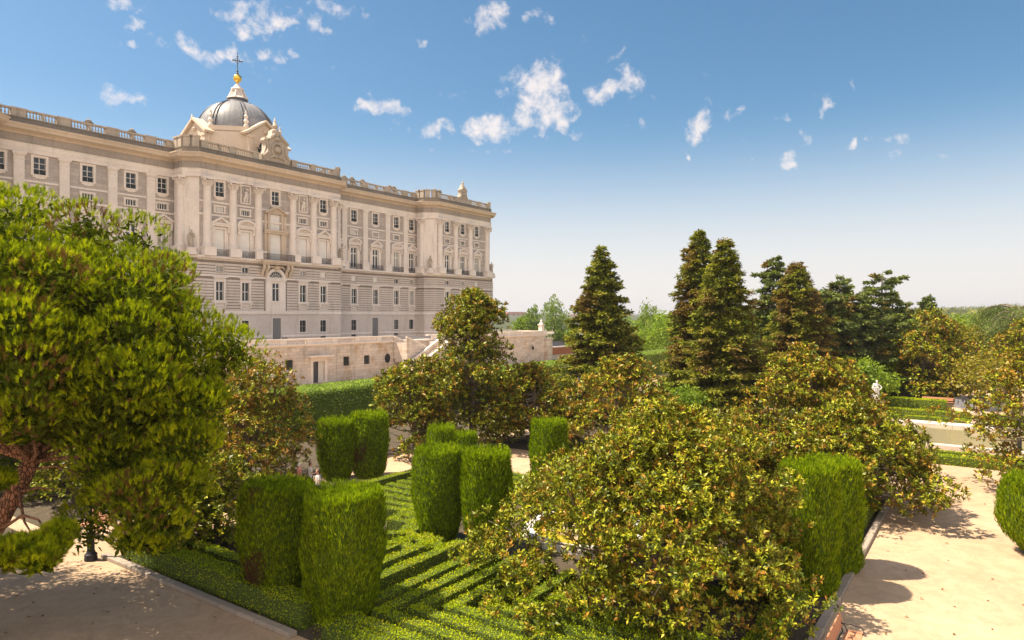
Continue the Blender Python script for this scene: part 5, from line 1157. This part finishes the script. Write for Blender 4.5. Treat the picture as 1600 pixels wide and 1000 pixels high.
CF(1312, 84, 14.3, 4.6, 'thin topped grey cedar right of the brownish spruce', 66, mats=CD, name='cedar_tree', rust=.2, step=.8, nb=9, bl=.42, wig=.25, power=.4, droop=.05, cat='cedar', dens=1.6)
CF(1378, 86, 15.0, 5.4, 'cedar with bare upswept branches against the sky', 67, mats=CD, name='cedar_tree', rust=.1, step=1.5, nb=6, bl=.42, wig=.28, power=.42, droop=-.6, cat='cedar', dens=1.6)
CF(1345, 80, 12.6, 5.4, 'low dark cedar filling the foot of the clump', 68, mats=CD, name='cedar_tree', rust=.1, step=.75, nb=9, bl=.4, wig=.2, power=.4, droop=.1, cat='cedar', dens=1.6)
CF(1448, 120, 13.2, 4.6, 'small pointed conifer alone on the skyline at right', 69, mats=CD, name='cedar_tree', rust=.05, step=.7, bl=.45, wig=.15, power=.6, cat='conifer')
CF(1405, 105, 9.5, 4.0, 'small rounded cedar left of the pointed skyline conifer', 70, mats=CD, name='cedar_tree', rust=.05, step=.8, nb=7, bl=.45, wig=.2, power=.45, cat='cedar', dens=1.4)
CF(1290, 78, 12.4, 5.2, 'dense dark cedar between the brownish spruce and the thin topped cedar', 72, mats=CD, name='cedar_tree', rust=.1, step=.7, nb=10, bl=.42, wig=.2, power=.4, droop=.1, cat='cedar', dens=1.3)
CF(1395, 92, 12.4, 5.4, 'dark cedar right of the upswept cedar', 73, mats=CD, name='cedar_tree', rust=.1, step=.8, nb=9, bl=.45, wig=.2, power=.45, droop=.1, cat='cedar', dens=1.3)
x, y = W(1585, 95); weeping(x, y, 12.0, 7.0, 'weeping cedar with hanging sprays at the far right', 71, M['cedar'])
# broadleaf trees
def BT(px, d, H_, R0, label, seed, m, **k): x, y = W(px, d); return broad(x, y, H_, R0, label, seed, M[m], **k)
BT(834, 190, 11.5, 2.2, 'slender poplar left of the terrace end finial', 80, 'poplar', name='poplar_tree', shape='column', Ln=.55, n=34, cat='poplar', base=.05)
BT(866, 175, 12.6, 3.7, 'broad pale poplar right of the terrace end finial', 81, 'poplar', name='poplar_tree', shape='column', Ln=.55, n=50, cat='poplar', base=.05)
BT(820, 200, 9.5, 4.0, 'round dark tree left of the slender poplar', 82, 'bright', Ln=.6, n=40)
BT(888, 172, 7.2, 3.4, 'bushy tree in front of the broad poplar', 83, 'bright', Ln=.5, n=40, base=.05)
BT(1014, 150, 10.6, 3.6, 'pale poplar right of the solitary spruce', 84, 'poplar', name='poplar_tree', shape='column', Ln=.5, n=44, cat='poplar', base=.05)
BT(1048, 135, 11.0, 5.0, 'leafy green tree left of the twin spruces', 85, 'bright', Ln=.5, n=60, base=.05)
BT(1020, 142, 7.4, 4.8, 'low green tree above the tall hedge end', 86, 'bright', Ln=.45, n=50, base=.02)
BT(992, 150, 7.4, 3.2, 'yellowish shrub tree right of the solitary spruce', 87, 'olive_leaf', Ln=.45, n=40, base=.02)
BT(1048, 56, 3.9, 2.6, 'bright yellow green shrub below the tall hedge end', 88, 'bright', name='shrub', Ln=.26, n=50, cat='shrub', base=0)
BT(1085, 57, 3.4, 2.0, 'smaller yellow green shrub at the foot of the twin spruces', 89, 'bright', name='shrub', Ln=.26, n=40, cat='shrub', base=0)
BT(1530, 120, 9.8, 5.6, 'green broadleaf tree left of the weeping cedar', 90, 'bright', Ln=.5, n=60, base=.02)
BT(1480, 100, 8.6, 5.2, 'ochre tree behind the round far magnolia', 91, 'olive_leaf', Ln=.45, n=60, base=.02)
BT(1425, 95, 8.0, 4.2, 'ochre tree between the low cedar and the far magnolia', 92, 'olive_leaf', Ln=.45, n=50, base=.02)
BT(1330, 72, 5.0, 4.4, 'dark green shrub mass under the conifer clump', 93, 'bright', name='shrub', Ln=.35, n=50, cat='shrub', base=0)
BT(1190, 66, 5.2, 4.0, 'brown green shrub right of the twin spruces', 94, 'olive_leaf', name='shrub', Ln=.32, n=50, cat='shrub', base=0)
BT(1572, 150, 11.6, 6, 'hazy tree behind the weeping cedar', 95, 'poplar', Ln=.6, n=50, base=.02)
BT(1640, 100, 11, 6.5, 'tall green tree at the right edge behind the lamp', 96, 'bright', Ln=.5, n=60, base=.02)
BT(1555, 70, 5.6, 4.5, 'ochre bushy tree beyond the gravel square', 97, 'olive_leaf', Ln=.35, n=50, base=.1)
rng = np.random.default_rng(8)
sides = ['left', 'right']
proto_t = BT(1170, 170, 9.4, 7, 'leafy woodland tree just right of the twin spruces', 98, 'bright', Ln=.8, n=60, per=40, base=.0, group='trees of the woodland band')
px_s = sorted(rng.uniform(960, 1700, 38))
lm = ['below the gap right of the solitary spruce', 'behind the twin spruces', 'behind the dark conifer clump', 'behind the upswept cedar', 'on the skyline by the pointed conifer', 'on the skyline left of the weeping cedar', 'behind the weeping cedar']
for i in range(38):
    px = px_s[i]; d = rng.uniform(170, 420); x, y = W(px, d); k = [1060, 1180, 1320, 1420, 1480, 1560, 9999]; k = [q for q in range(7) if px < k[q]][0]
    sx, sy, sz = rng.uniform(.8, 1.5), rng.uniform(.8, 1.5), rng.uniform(.8, 1.04)
    dup(proto_t, label=('nearer ' if d < 250 else 'farther ' if d < 340 else 'farthest ')+('tall ' if sz > .92 else 'low ')+('broad ' if sx > 1.15 else 'slim ')+'leafy woodland tree '+lm[k], loc=(x, y, 0), rz=rng.uniform(0, 6.28), sc=(sx, sy, sz))

# ------------------------------------------------------------------ the big pine, left foreground
def pine():
    rng = np.random.default_rng(77); cx, cy = W(800-15.0/20*F, 20.0); r = root('pine_tree', (cx, cy, 0), 'big bright green pine filling the left foreground', 'pine')
    C = []; Q = []
    f = FW; rt = RT
    def keep(p):
        d = np.dot(p[:2]+np.array([cx, cy]), f); rr = np.dot(p[:2]+np.array([cx, cy]), rt); px = 800+F*rr/d; py = HOR-F*(p[2]-CAM_Z)/d; return px, py, d
    N_s = 175; g = math.pi*(3-math.sqrt(5))
    for i in range(N_s+70):
        if i < N_s:
            zf = 1-2*(i+.5)/N_s; a = g*i; v = np.array([math.sqrt(1-zf*zf)*math.cos(a), math.sqrt(1-zf*zf)*math.sin(a), zf])+rng.normal(size=3)*.06; k = rng.uniform(.86, 1.02); q = rng.uniform(.85, 1.2)
        else: v = unit(rng.normal(size=3)[None])[0]; k = rng.uniform(.4, .72); q = rng.uniform(.9, 1.3)
        p = np.array([v[0]*6.0*k, v[1]*6.0*k, 7.6+v[2]*(4.7 if v[2] > 0 else 4.7)*k]); px, py, d = keep(p)
        if px < 128 and py > 672 and d < 24: continue
        if py > 850 and px < 215: continue
        C.append(p); Q.append([q, q, q*.82])
    # low bough hanging in front of the trunk
    for px, py, d, q in ((12, 868, 15.5, .5), (45, 862, 15.8, .48), (78, 856, 16.0, .42), (92, 836, 16.4, .36), (62, 878, 15.5, .4), (-20, 880, 15.3, .6), (40, 650, 16, .7), (-5, 650, 16, .7), (2, 752, 17.0, .26), (300, 640, 19, 1.0), (285, 700, 18.5, 1.0), (305, 690, 20, .8), (255, 760, 18, .95), (290, 765, 19, .8), (225, 810, 17.6, .8), (262, 822, 18.4, .7), (202, 772, 17.5, .75), (205, 845, 17.8, .5), (238, 850, 18.2, .45), (318, 620, 20, .7)):
        x, y = W(px, d); z = CAM_Z-(py-HOR)/F*d; C.append(np.array([x-cx, y-cy, z])); Q.append([q, q, q*.7])
    C = np.array(C); Q = np.array(Q); per = 210
    P, O, k = blob_points(C, Q, per, rng, .5, .6); A = unit(O*.7+np.array([0, 0, .95])+rng.normal(size=O.shape)*.22); n = len(P)
    nn = 32; T = unit(np.cross(A, sphere_dirs(n, rng))); B = np.cross(A, T); ang = rng.uniform(0, 6.28, (n, nn)); til = rng.uniform(.1, .8, (n, nn)); s = rng.uniform(0, 1, (n, nn))
    D = A[:, None]*np.cos(til)[..., None]+(T[:, None]*np.cos(ang)[..., None]+B[:, None]*np.sin(ang)[..., None])*np.sin(til)[..., None]
    base = P[:, None]+A[:, None]*(s*.14)[..., None]
    V, Fq = spikes(base.reshape(-1, 3), D.reshape(-1, 3), rng.uniform(.08, .14, n*nn), .0125, rng)
    bi = np.repeat((rng.random(len(C)) < .12), per)&(k < .85); mi = np.repeat((bi | (rng.random(n) < .03)).astype(int), nn)
    link('crown', np_mesh('crown', V, Fq, [M['pine'], M['pine_old']], mi), r)
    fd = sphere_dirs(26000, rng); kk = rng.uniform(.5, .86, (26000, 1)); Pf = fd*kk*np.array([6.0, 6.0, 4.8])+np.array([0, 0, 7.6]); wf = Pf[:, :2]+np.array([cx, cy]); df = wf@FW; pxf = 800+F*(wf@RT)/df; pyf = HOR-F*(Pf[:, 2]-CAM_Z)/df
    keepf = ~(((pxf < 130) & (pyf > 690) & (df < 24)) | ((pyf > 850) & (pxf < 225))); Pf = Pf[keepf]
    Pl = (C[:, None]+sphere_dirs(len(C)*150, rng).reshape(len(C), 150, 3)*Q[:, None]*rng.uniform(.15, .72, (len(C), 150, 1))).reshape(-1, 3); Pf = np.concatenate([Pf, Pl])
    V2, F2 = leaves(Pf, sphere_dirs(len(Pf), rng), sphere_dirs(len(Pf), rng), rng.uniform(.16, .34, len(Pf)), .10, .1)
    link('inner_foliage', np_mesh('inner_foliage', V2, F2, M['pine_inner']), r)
    # trunk: leans in from the left edge
    def at(px, py, d): x, y = W(px, d); return (x-cx, y-cy, CAM_Z-(py-HOR)/F*d)
    bx, by = W(-95, 19.0)
    tp = [(bx-cx, by-cy, -.1), at(-60, 905, 19), at(2, 808, 19), at(28, 760, 19.2), at(50, 720, 19.5), at(75, 640, 20), at(110, 540, 20), at(130, 440, 20)]
    rr = [.34, .29, .25, .24, .22, .18, .13, .06]; targets = C[rng.choice(len(C), 120, replace=False)]; targets = targets[targets[:, 2] > 6.2]
    mb = MB(); mb.tube(tp, rr, 14); t_ = np.array(tp)
    for q in targets:
        i = rng.integers(4, 8) if q[2] > 6 else rng.integers(3, 6); a = t_[i]; L = np.linalg.norm(q-a); md = (a+q)/2+rng.normal(size=3)*.07*L+np.array([0, 0, -.05*L]); mb.tube([a, a*.5+md*.5, md, md*.4+q*.6, q], [.07, .06, .045, .03, .012], 6)
    for pts, r0 in (([at(22, 770, 19.1), at(60, 762, 18.2), at(85, 765, 17.6)], .05), ([at(30, 765, 19), at(33, 790, 18.2), at(38, 815, 17.4), at(50, 835, 16.2)], .06), ([at(5, 825, 18.8), at(35, 805, 17.6), at(60, 812, 16.6), at(75, 835, 16.1)], .05), ([at(-20, 860, 18.4), at(10, 850, 17), at(25, 858, 15.8)], .05), ([at(45, 735, 19.4), at(85, 728, 18.6), at(120, 740, 18.2)], .045), ([at(15, 770, 18.8), at(0, 755, 18), at(-20, 740, 17.2)], .04)):
        mb.tube(pts, [r0*(1-.75*i/(len(pts)-1)) for i in range(len(pts))], 6)
    mb.build('trunk', M['bark_pine'], r, smooth=True); return r
pn = pine()
dup(pn, (2.2, 30.8, 0), R_(200), (1.12, 1.12, .98), 'unseen second pine outside the left edge, added to shade the path')  # pine out of view, added to cast shade over the left path

# ------------------------------------------------------------------ lamp posts
def lamp_post(x, y, Hh, label, grp='old iron lamp posts'):
    r = root('street_lamp', (x, y, 0), label, 'lamp post', grp); m = MB()
    m.lathe([(.23, 0), (.235, .10), (.22, .14), (.225, .24), (.16, .30), (.15, .36), (.125, .42), (.12, .95), (.14, 1.0), (.10, 1.08), (.055, 1.2), (.045, Hh*.82), (.06, Hh*.83), (.035, Hh*.86)], 0, 0, 16)
    for k in range(12): a = 2*math.pi*k/12; m.tube([(.122*math.cos(a), .122*math.sin(a), .42), (.118*math.cos(a), .118*math.sin(a), .95)], .012, 4)
    m.build('post', M['iron'], r, smooth=True); m = MB(); z = Hh*.86
    m.lathe([(.03, z), (.12, z+.05), (.09, z+.08)], 0, 0, 6)
    for k in range(6): a = math.pi*k/3; m.tube([(.10*math.cos(a), .10*math.sin(a), z+.07), (.19*math.cos(a), .19*math.sin(a), z+.48)], .014, 4)
    m.lathe([(.22, z+.48), (.24, z+.52), (.12, z+.66), (.06, z+.7), (.07, z+.76), (.015, z+.9)], 0, 0, 6); m.build('lantern', M['iron'], r)
    m = MB(); m.lathe([(.09, z+.08), (.175, z+.475)], 0, 0, 6); m.build('lamp_glass', M['blind'], r)
x, y = W(142, 26.6); lamp_post(x, y, 4.2, 'black iron lamp post mostly hidden by the pine, only its fluted foot showing')
x, y = W(905, 49.5); lamp_post(x, y, 5.0, 'slim lamp post rising among the magnolias left of centre')
x, y = W(1593, 47); lamp_post(x, y, 5.9, 'lamp post with pale lantern at the right edge')

# ------------------------------------------------------------------ benches
def bench(x, y, rz, L, label, dist=False):
    r = root('park_bench', (x, y, 0), label, 'bench', 'wooden park benches', rz); n = 3
    m = MB()
    for k in range(2): m.box(-L/2, L/2, -.47+k*.2, -.30+k*.2, .41, .455)
    m.box(-L/2, L/2, -.07, -.03, .39, .43); m.build('seat', M['wood_bench'], r)
    m = MB(); m.prism([(.06, .56), (.10, .56), (.17, .90), (.13, .90)], -L/2, L/2, 'x'); m.build('backrest', M['wood_bench'], r)
    for s in (-1, 1):
        m = MB(); q = s*(L/2-.18); m.tube([(q, .2, .0), (q, .12, .3), (q, .04, .42), (q, .10, .62), (q, .17, .88)], .018, 6); m.tube([(q, -.44, 0), (q, -.42, .2), (q, -.44, .4), (q, .03, .38)], .018, 6)
        m.tube([(q, .10, .64), (q, -.12, .67), (q, -.40, .66), (q, -.50, .60), (q, -.50, .50), (q, -.44, .42)], .015, 6); m.tube([(q, .10, .7), (q, -.02, .60), (q, -.08, .46)], .013, 5); m.build('iron_leg', M['iron'], r, smooth=True)
bench(20.75, 3.42, 0, 2.0, 'worn wooden bench with black iron arms against the kerb at the bottom edge')
x, y = W(1456, 78.5); bench(82.9+2.3, y-1.0, R_(-90), 3.0, 'far wooden bench under the round magnolia behind the hedge block')
x, y = W(160, 29.5); bench(x, y+.4, R_(-90), 1.9, 'pale shaded bench half hidden behind the lamp foot')

# ------------------------------------------------------------------ round basin in the maze
bx_, by_ = 26.2, 14.4
r = root('fountain_basin', (bx_, by_, 0), 'round basin of yellow green water with pale stone rim in the maze', 'fountain')
m = MB(); m.lathe([(2.25, 0), (2.3, .3), (2.65, .34), (2.7, .28), (2.7, 0)], 0, 0, 48); m.build('rim', M['white_stone'], r, smooth=True)
m = MB(); m.add([(2.26*math.cos(2*math.pi*k/48), 2.26*math.sin(2*math.pi*k/48), .2) for k in range(48)], [tuple(range(48))]); m.build('water', M['algae'], r)
m = MB(); m.lathe([(.5, .1), (.42, .35), (.2, .5), (.16, .9), (.3, 1.0), (.55, 1.1), (.6, 1.18), (.1, 1.2), (.08, 1.4), (.02, 1.5)], 0, 0, 18); m.build('spout', M['stone_light'], r, smooth=True)
rng = np.random.default_rng(4)
mb = MB()
for k in range(16):
    a = rng.uniform(0, 6.28); q = rng.uniform(.5, 1.3); s = rng.uniform(.12, .3); mb.lathe([(.02, .1), (s, .15), (s*.9, .25+s*.4), (s*.4, .3+s), (.02, .32+s)], q*math.cos(a), q*math.sin(a), 6, ph=a)
mb.build('rocks', M['stone_cornice'], r)
for (px, d, s, lb) in ((716, 47, .9, 'pale stone fountain bowl glimpsed under the conical magnolia'), (1040, 47, 1.0, 'pale stone fountain bowl glimpsed above the foreground magnolia')):
    x, y = W(px, d); r = root('stone_fountain', (x, y, 0), lb, 'fountain', 'pale stone fountains'); m = MB()
    m.lathe([(2.2*s, 0), (2.2*s, .45), (2.35*s, .5), (2.0*s, .5), (2.0*s, .3), (.4, .3), (.3, .8), (.22, 1.1), (1.1*s, 1.35), (1.15*s, 1.45), (.15, 1.4), (.12, 1.8), (.5*s, 1.95), (.05, 2.0), (.02, 2.2)], 0, 0, 28); m.build('bowl', M['stone_light'], r, smooth=True)

# ------------------------------------------------------------------ pool on the right
m = MB(); m.box(58.2, 68.4, -22, 7, .10, .12); o = m.build('pool_water', M['water']); meta(o, kind='structure')
r = root('pool_surround', (63, -7, 0), 'pale stone rim round the rectangular pool', 'pool rim'); m = MB()
for a, b, c, d in ((57.4, 58.2, -22, 7), (68.4, 70.2, -22, 7)): m.box(a-63, b-63, c+7, d+7, -.05, .3)
m.box(58.2-63, 68.4-63, 14, 15, -.05, .296); m.build('rim', M['stone_terrace'], r)
m = MB(); m.box(58.2, 68.4, -22, 7, .0, .02); 
sheet('pale_paving', [(76.4, -22), (80.4, -22), (80.4, 12), (76.4, 12)], .004, 'gravel')
for px, d, h_, lb in ((1526, 59.5, 1.05, 'stone pedestal with urn standing in the pool'), (1578, 63, .75, 'plain pale pedestal in the pool, right of the urn')):
    x, y = W(px, d); r = root('pool_pedestal', (x, y, .1), lb, 'pedestal', 'pedestals in the pool'); m = MB(); m.box(-.42, .42, -.42, .42, -.1, .12); m.box(-.34, .34, -.34, .34, .12, h_*.8); m.box(-.44, .44, -.44, .44, h_*.8, h_*.95); m.build('plinth', M['stone_cornice'] if h_ > 1 else M['white_stone'], r)
    if h_ > 1: m = MB(); m.lathe([(.2, h_*.95), (.12, h_+.05), (.4, h_+.22), (.42, h_+.3), (.2, h_+.32), (.15, h_+.5), (.02, h_+.6)], 0, 0, 14); m.build('urn', M['stone_dark'], r, smooth=True)
# grey panelled block beyond the pool
x0, y0 = W(1524, 68); x1, y1 = W(1578, 68)
r = root('grey_platform', ((x0+x1)/2, (y0+y1)/2, 0), 'blue grey panelled platform with handrail beyond the pool', 'platform', rz=math.atan2(y1-y0, x1-x0)); L = math.hypot(x1-x0, y1-y0)
m = MB(); m.box(-L/2, L/2, 0, 3.2, 0, 1.0)
for k in range(5): m.box(L/2+k*.3, L/2+(k+1)*.3, 0, 3.0, 0, .9-k*.17)
m.build('panels', M['slate'], r); m = MB(); m.box(-L/2-.04, L/2+.04, -.05, 3.25, 1.0, 1.06); m.prism([(-L/2, .42), (-L/2+1.4, .86), (-L/2+1.4, .92), (-L/2, .48)], -.03, 0); m.box(-L/2+1.4, L/2, -.03, 0, .86, .92); m.build('edge_trim', M['lead_dark'], r)
m = MB()
for q in (L/2-.05, L/2+1.45): m.tube([(q, .02, 0 if q > L/2 else 1.0), (q, .02, 1.9 if q < L/2 else 1.0)], .03, 6)
m.tube([(L/2-.05, .02, 1.9), (L/2+1.45, .02, 1.0)], .03, 6); m.build('handrail', M['frame'], r)

# ------------------------------------------------------------------ white statue
def white_statue():
    x, y = W(1370, 66); r = root('white_statue', (x, y, 0), 'white marble statue of a robed figure on a pedestal among the magnolias', 'statue'); m = MB()
    m.box(-.75, .75, -.75, .75, 0, .2); m.box(-.55, .55, -.55, .55, .2, 1.1); m.box(-.68, .68, -.68, .68, 1.1, 1.28); m.build('pedestal', M['white_stone'], r)
    g = link('figure', None, r, (0, 0, 1.28)); g.rotation_euler = (0, 0, R_(120)); g.empty_display_size = .2
    figure(g, (((.36, .1, 1.12), (.12, .28, 1.15)), ((-.36, .1, 1.12), (-.14, .26, 1.0)), .02), M['white_stone'], None, None, s=1.18, drape=True)
white_statue()
# ------------------------------------------------------------------ three visitors behind the dark cypress
def person(px, d, rz, label, top, leg, hair, pose, s=1.0):
    x, y = W(px, d); r = root('person', (x, y, 0), label, 'person', 'visitors in the garden', rz); figure(r, pose, M['skin'], M[top], M[leg], M[hair], s=s)
rest = (((.26, .0, 1.13), (.27, .08, .9)), ((-.26, .0, 1.13), (-.27, .06, .9)), .02); bent = (((.25, .05, 1.13), (.2, .28, 1.15)), ((-.26, .0, 1.13), (-.27, .06, .9)), .04)
person(468, 36.2, R_(250), 'person in a pale cap and coral top, left of the visitors behind the dark cypress', 'cloth_pink', 'cloth_dark', 'cloth_white', rest, 1.0)
person(485, 36.6, R_(240), 'person with brown hair and white top with strap, in the middle of the visitors', 'cloth_white', 'cloth_dark', 'hair', bent, .97)
person(497, 34.6, R_(60), 'person with dark hair and white shirt seen from behind at the right of the visitors', 'cloth_white', 'cloth_dark', 'hair', bent, 1.0)

# ------------------------------------------------------------------ bird, scattered leaves
r = root('flying_bird', (0, 0, 0), 'dark bird flying above the cedars at the right', 'bird'); x, y = W(1365, 70); r.location = (x, y, CAM_Z+(HOR-440)/F*70)
m = MB(); m.lathe([(.01, -.22), (.06, -.12), (.08, 0), (.05, .12), (.035, .18), (.01, .24)], 0, 0, 8); b = m.build('body', M['iron'], r, smooth=True); b.rotation_euler = (R_(80), 0, R_(60))
for s in (-1, 1):
    m = MB(); m.prism([(0, -.05), (s*.22, .02), (s*.45, -.04), (s*.43, -.1), (s*.2, -.1), (0, -.09)][::s], -.008, .008); w = m.build('wing', M['iron'], r); w.rotation_euler = (R_(-70), R_(-s*35), R_(150))
rng = np.random.default_rng(31); n = 150; P = []
for _ in range(n):
    if rng.random() < .65: P.append((rng.uniform(3, 12.4), rng.uniform(17, 30), .015))
    else: P.append((rng.uniform(20, 45), rng.uniform(-3, 3.9), .015))
P = np.array(P); D = rng.normal(size=P.shape)*np.array([1, 1, .15]); V, Fq = leaves(P, D, np.array([[0, 0, 1.]])+rng.normal(size=P.shape)*.3, rng.uniform(.1, .2, n), .07, .2)
o = link('fallen_leaves', np_mesh('fallen_leaves', V, Fq, M['pine_old'])); meta(o, 'dry brown leaves scattered over the gravel paths', 'leaves', kind='stuff')

# ------------------------------------------------------------------ far country: city, hills
rng = np.random.default_rng(12)
def house(x, y, w, d, h, rz, label, c, rc):
    r = root('city_building', (x, y, 0), label, 'building', 'far buildings of the city', rz); m = MB(); hl = []
    nx = max(2, int(w/7)); nz = max(2, int(h/4.5))
    m.box(-w/2, w/2, -d/2, d/2, -1, h); m.build('walls', c, r); m = MB(); m.prism([(-w/2-1, h), (w/2+1, h), (w/2-2, h+3.2), (-w/2+2, h+3.2)], -d/2-1, d/2+1); m.build('roof', rc, r)
    m = MB()
    for i in range(nx):
        for j in range(nz): xx = -w/2+w*(i+.5)/nx; zz = h*(j+.35)/nz; m.box(xx-1.1, xx+1.1, -d/2-.12, -d/2+.1, zz, zz+2)
    o = m.build('windows', M['glass'], r); return r
HC = [stone('far_render_%s' % a, b, amount=.15) for a, b in (('pale', (.58, .47, .40)), ('pink', (.52, .34, .27)), ('white', (.68, .62, .56)))]; HR = plain('clay_tiles', (.42, .18, .11), .8); HF = plain('grey_flat_roof', (.40, .36, .33), .8)
for i in range(26):
    px = (rng.uniform(772, 822) if i < 12 else rng.uniform(870, 1010)); d = rng.uniform(1100, 2100); x, y = W(px, d); h = 9.5+d/F*rng.uniform(-3, 4.5)
    w_ = rng.uniform(14, 38); house(x, y, w_, rng.uniform(12, 22), max(7, h), YAW-R_(90)+rng.normal()*.4, ('wide ' if w_ > 26 else 'narrow ')+('nearer ' if d < 1500 else 'distant ')+['pale', 'pink', 'whitish'][i % 3]+' city block with '+('red' if i % 2 else 'grey')+' roof '+('between the palace corner and the poplars' if i < 12 else 'on the skyline behind the solitary spruce'), HC[i % 3], HR if i % 2 else HF)
# rolling wooded hills to the horizon at the right, low plain at the left
def hills():
    nx, ny = 170, 46; V = []; rg = np.random.default_rng(3)
    for j in range(ny):
        d = 430*(11.5)**(j/(ny-1))
        for i in range(nx):
            px = 560+(2000-560)*i/(nx-1); x, y = W(px, d); tt = (px-560)/1440
            ridge = np.interp(px, [560, 780, 960, 1150, 1300, 1420, 1520, 1620, 1800, 2000], [-3, -2, -1, 3, 5, 9.5, 12.5, 11, 9, 12])
            base = CAM_Z+d/F*ridge*np.interp(d, [430, 1500, 3200, 6000], [-.3, .3, 1.0, .72]); base = base if d > 900 else min(base, 7)
            base += (math.sin(x*.006+1)*4+math.sin(y*.009)*4)*min(1, d/3000)+rg.normal()*d*.0006+(-9.5 if d < 500 else 0)
            V.append((x, y, max(base, -3) if d > 600 else min(base, 6)))
    Fq = [(j*nx+i, j*nx+i+1, (j+1)*nx+i+1, (j+1)*nx+i) for j in range(ny-1) for i in range(nx-1)]
    o = link('wooded_hills', np_mesh('wooded_hills', V, Fq, M['woods'], smooth=True)); meta(o, kind='structure')
hills()
# tree canopy of the far woodland: countless crowns read as one mass
n = 5200; px = rng.uniform(1120, 1750, n); d = 420*(7.0)**rng.uniform(0, 1, n); Vs = []; Fs = []
P = np.array([W(a, b) for a, b in zip(px, d)])
zb = np.array([max(0, CAM_Z+dd/F*np.interp(p, [1150, 1300, 1420, 1520, 1620, 1800], [3, 5, 9.5, 12.5, 11, 9])*np.interp(dd, [430, 1500, 3200, 6000], [-.3, .3, 1, .72])) if dd > 900 else 0 for p, dd in zip(px, d)])
K = 9; s = rng.uniform(4, 8, n)*(d/600)**.35; th = rng.uniform(0, 6.28, (n, K)); rr = rng.uniform(0, 1, (n, K))
Q = np.stack([P[:, 0, None]+s[:, None]*rr*np.cos(th), P[:, 1, None]+s[:, None]*rr*np.sin(th), zb[:, None]+s[:, None]*(1.05-rr*.6)*rng.uniform(.5, 1.0, (n, K))], 2).reshape(-1, 3)
D = sphere_dirs(len(Q), rng); V, Fq = leaves(Q, D, sphere_dirs(len(Q), rng)+np.array([0, 0, 1.]), np.repeat(s, K)*rng.uniform(.5, .9, len(Q)), np.repeat(s, K)*.5, .1)
o = link('far_woodland', np_mesh('far_woodland', V, Fq, M['spruce'])); meta(o, 'far off woodland covering the hills on the horizon', 'woodland', kind='stuff')

# ------------------------------------------------------------------ thin summer haze
m = MB(); m.box(-6400, 6400, -6400, 6400, -6, 75); o = m.build('haze', None); hm = bpy.data.materials.new('thin_haze'); hm.use_nodes = True; N = hm.node_tree.nodes; N.remove(N['Principled BSDF'])
pv = N.new('ShaderNodeVolumePrincipled'); pv.inputs['Color'].default_value = (.90, .92, .97, 1); pv.inputs['Density'].default_value = .00016; pv.inputs['Anisotropy'].default_value = .3
hm.node_tree.links.new(pv.outputs[0], N['Material Output'].inputs['Volume']); o.data.materials.clear(); o.data.materials.append(hm); meta(o, 'thin pale haze over the far country', 'haze', kind='stuff')
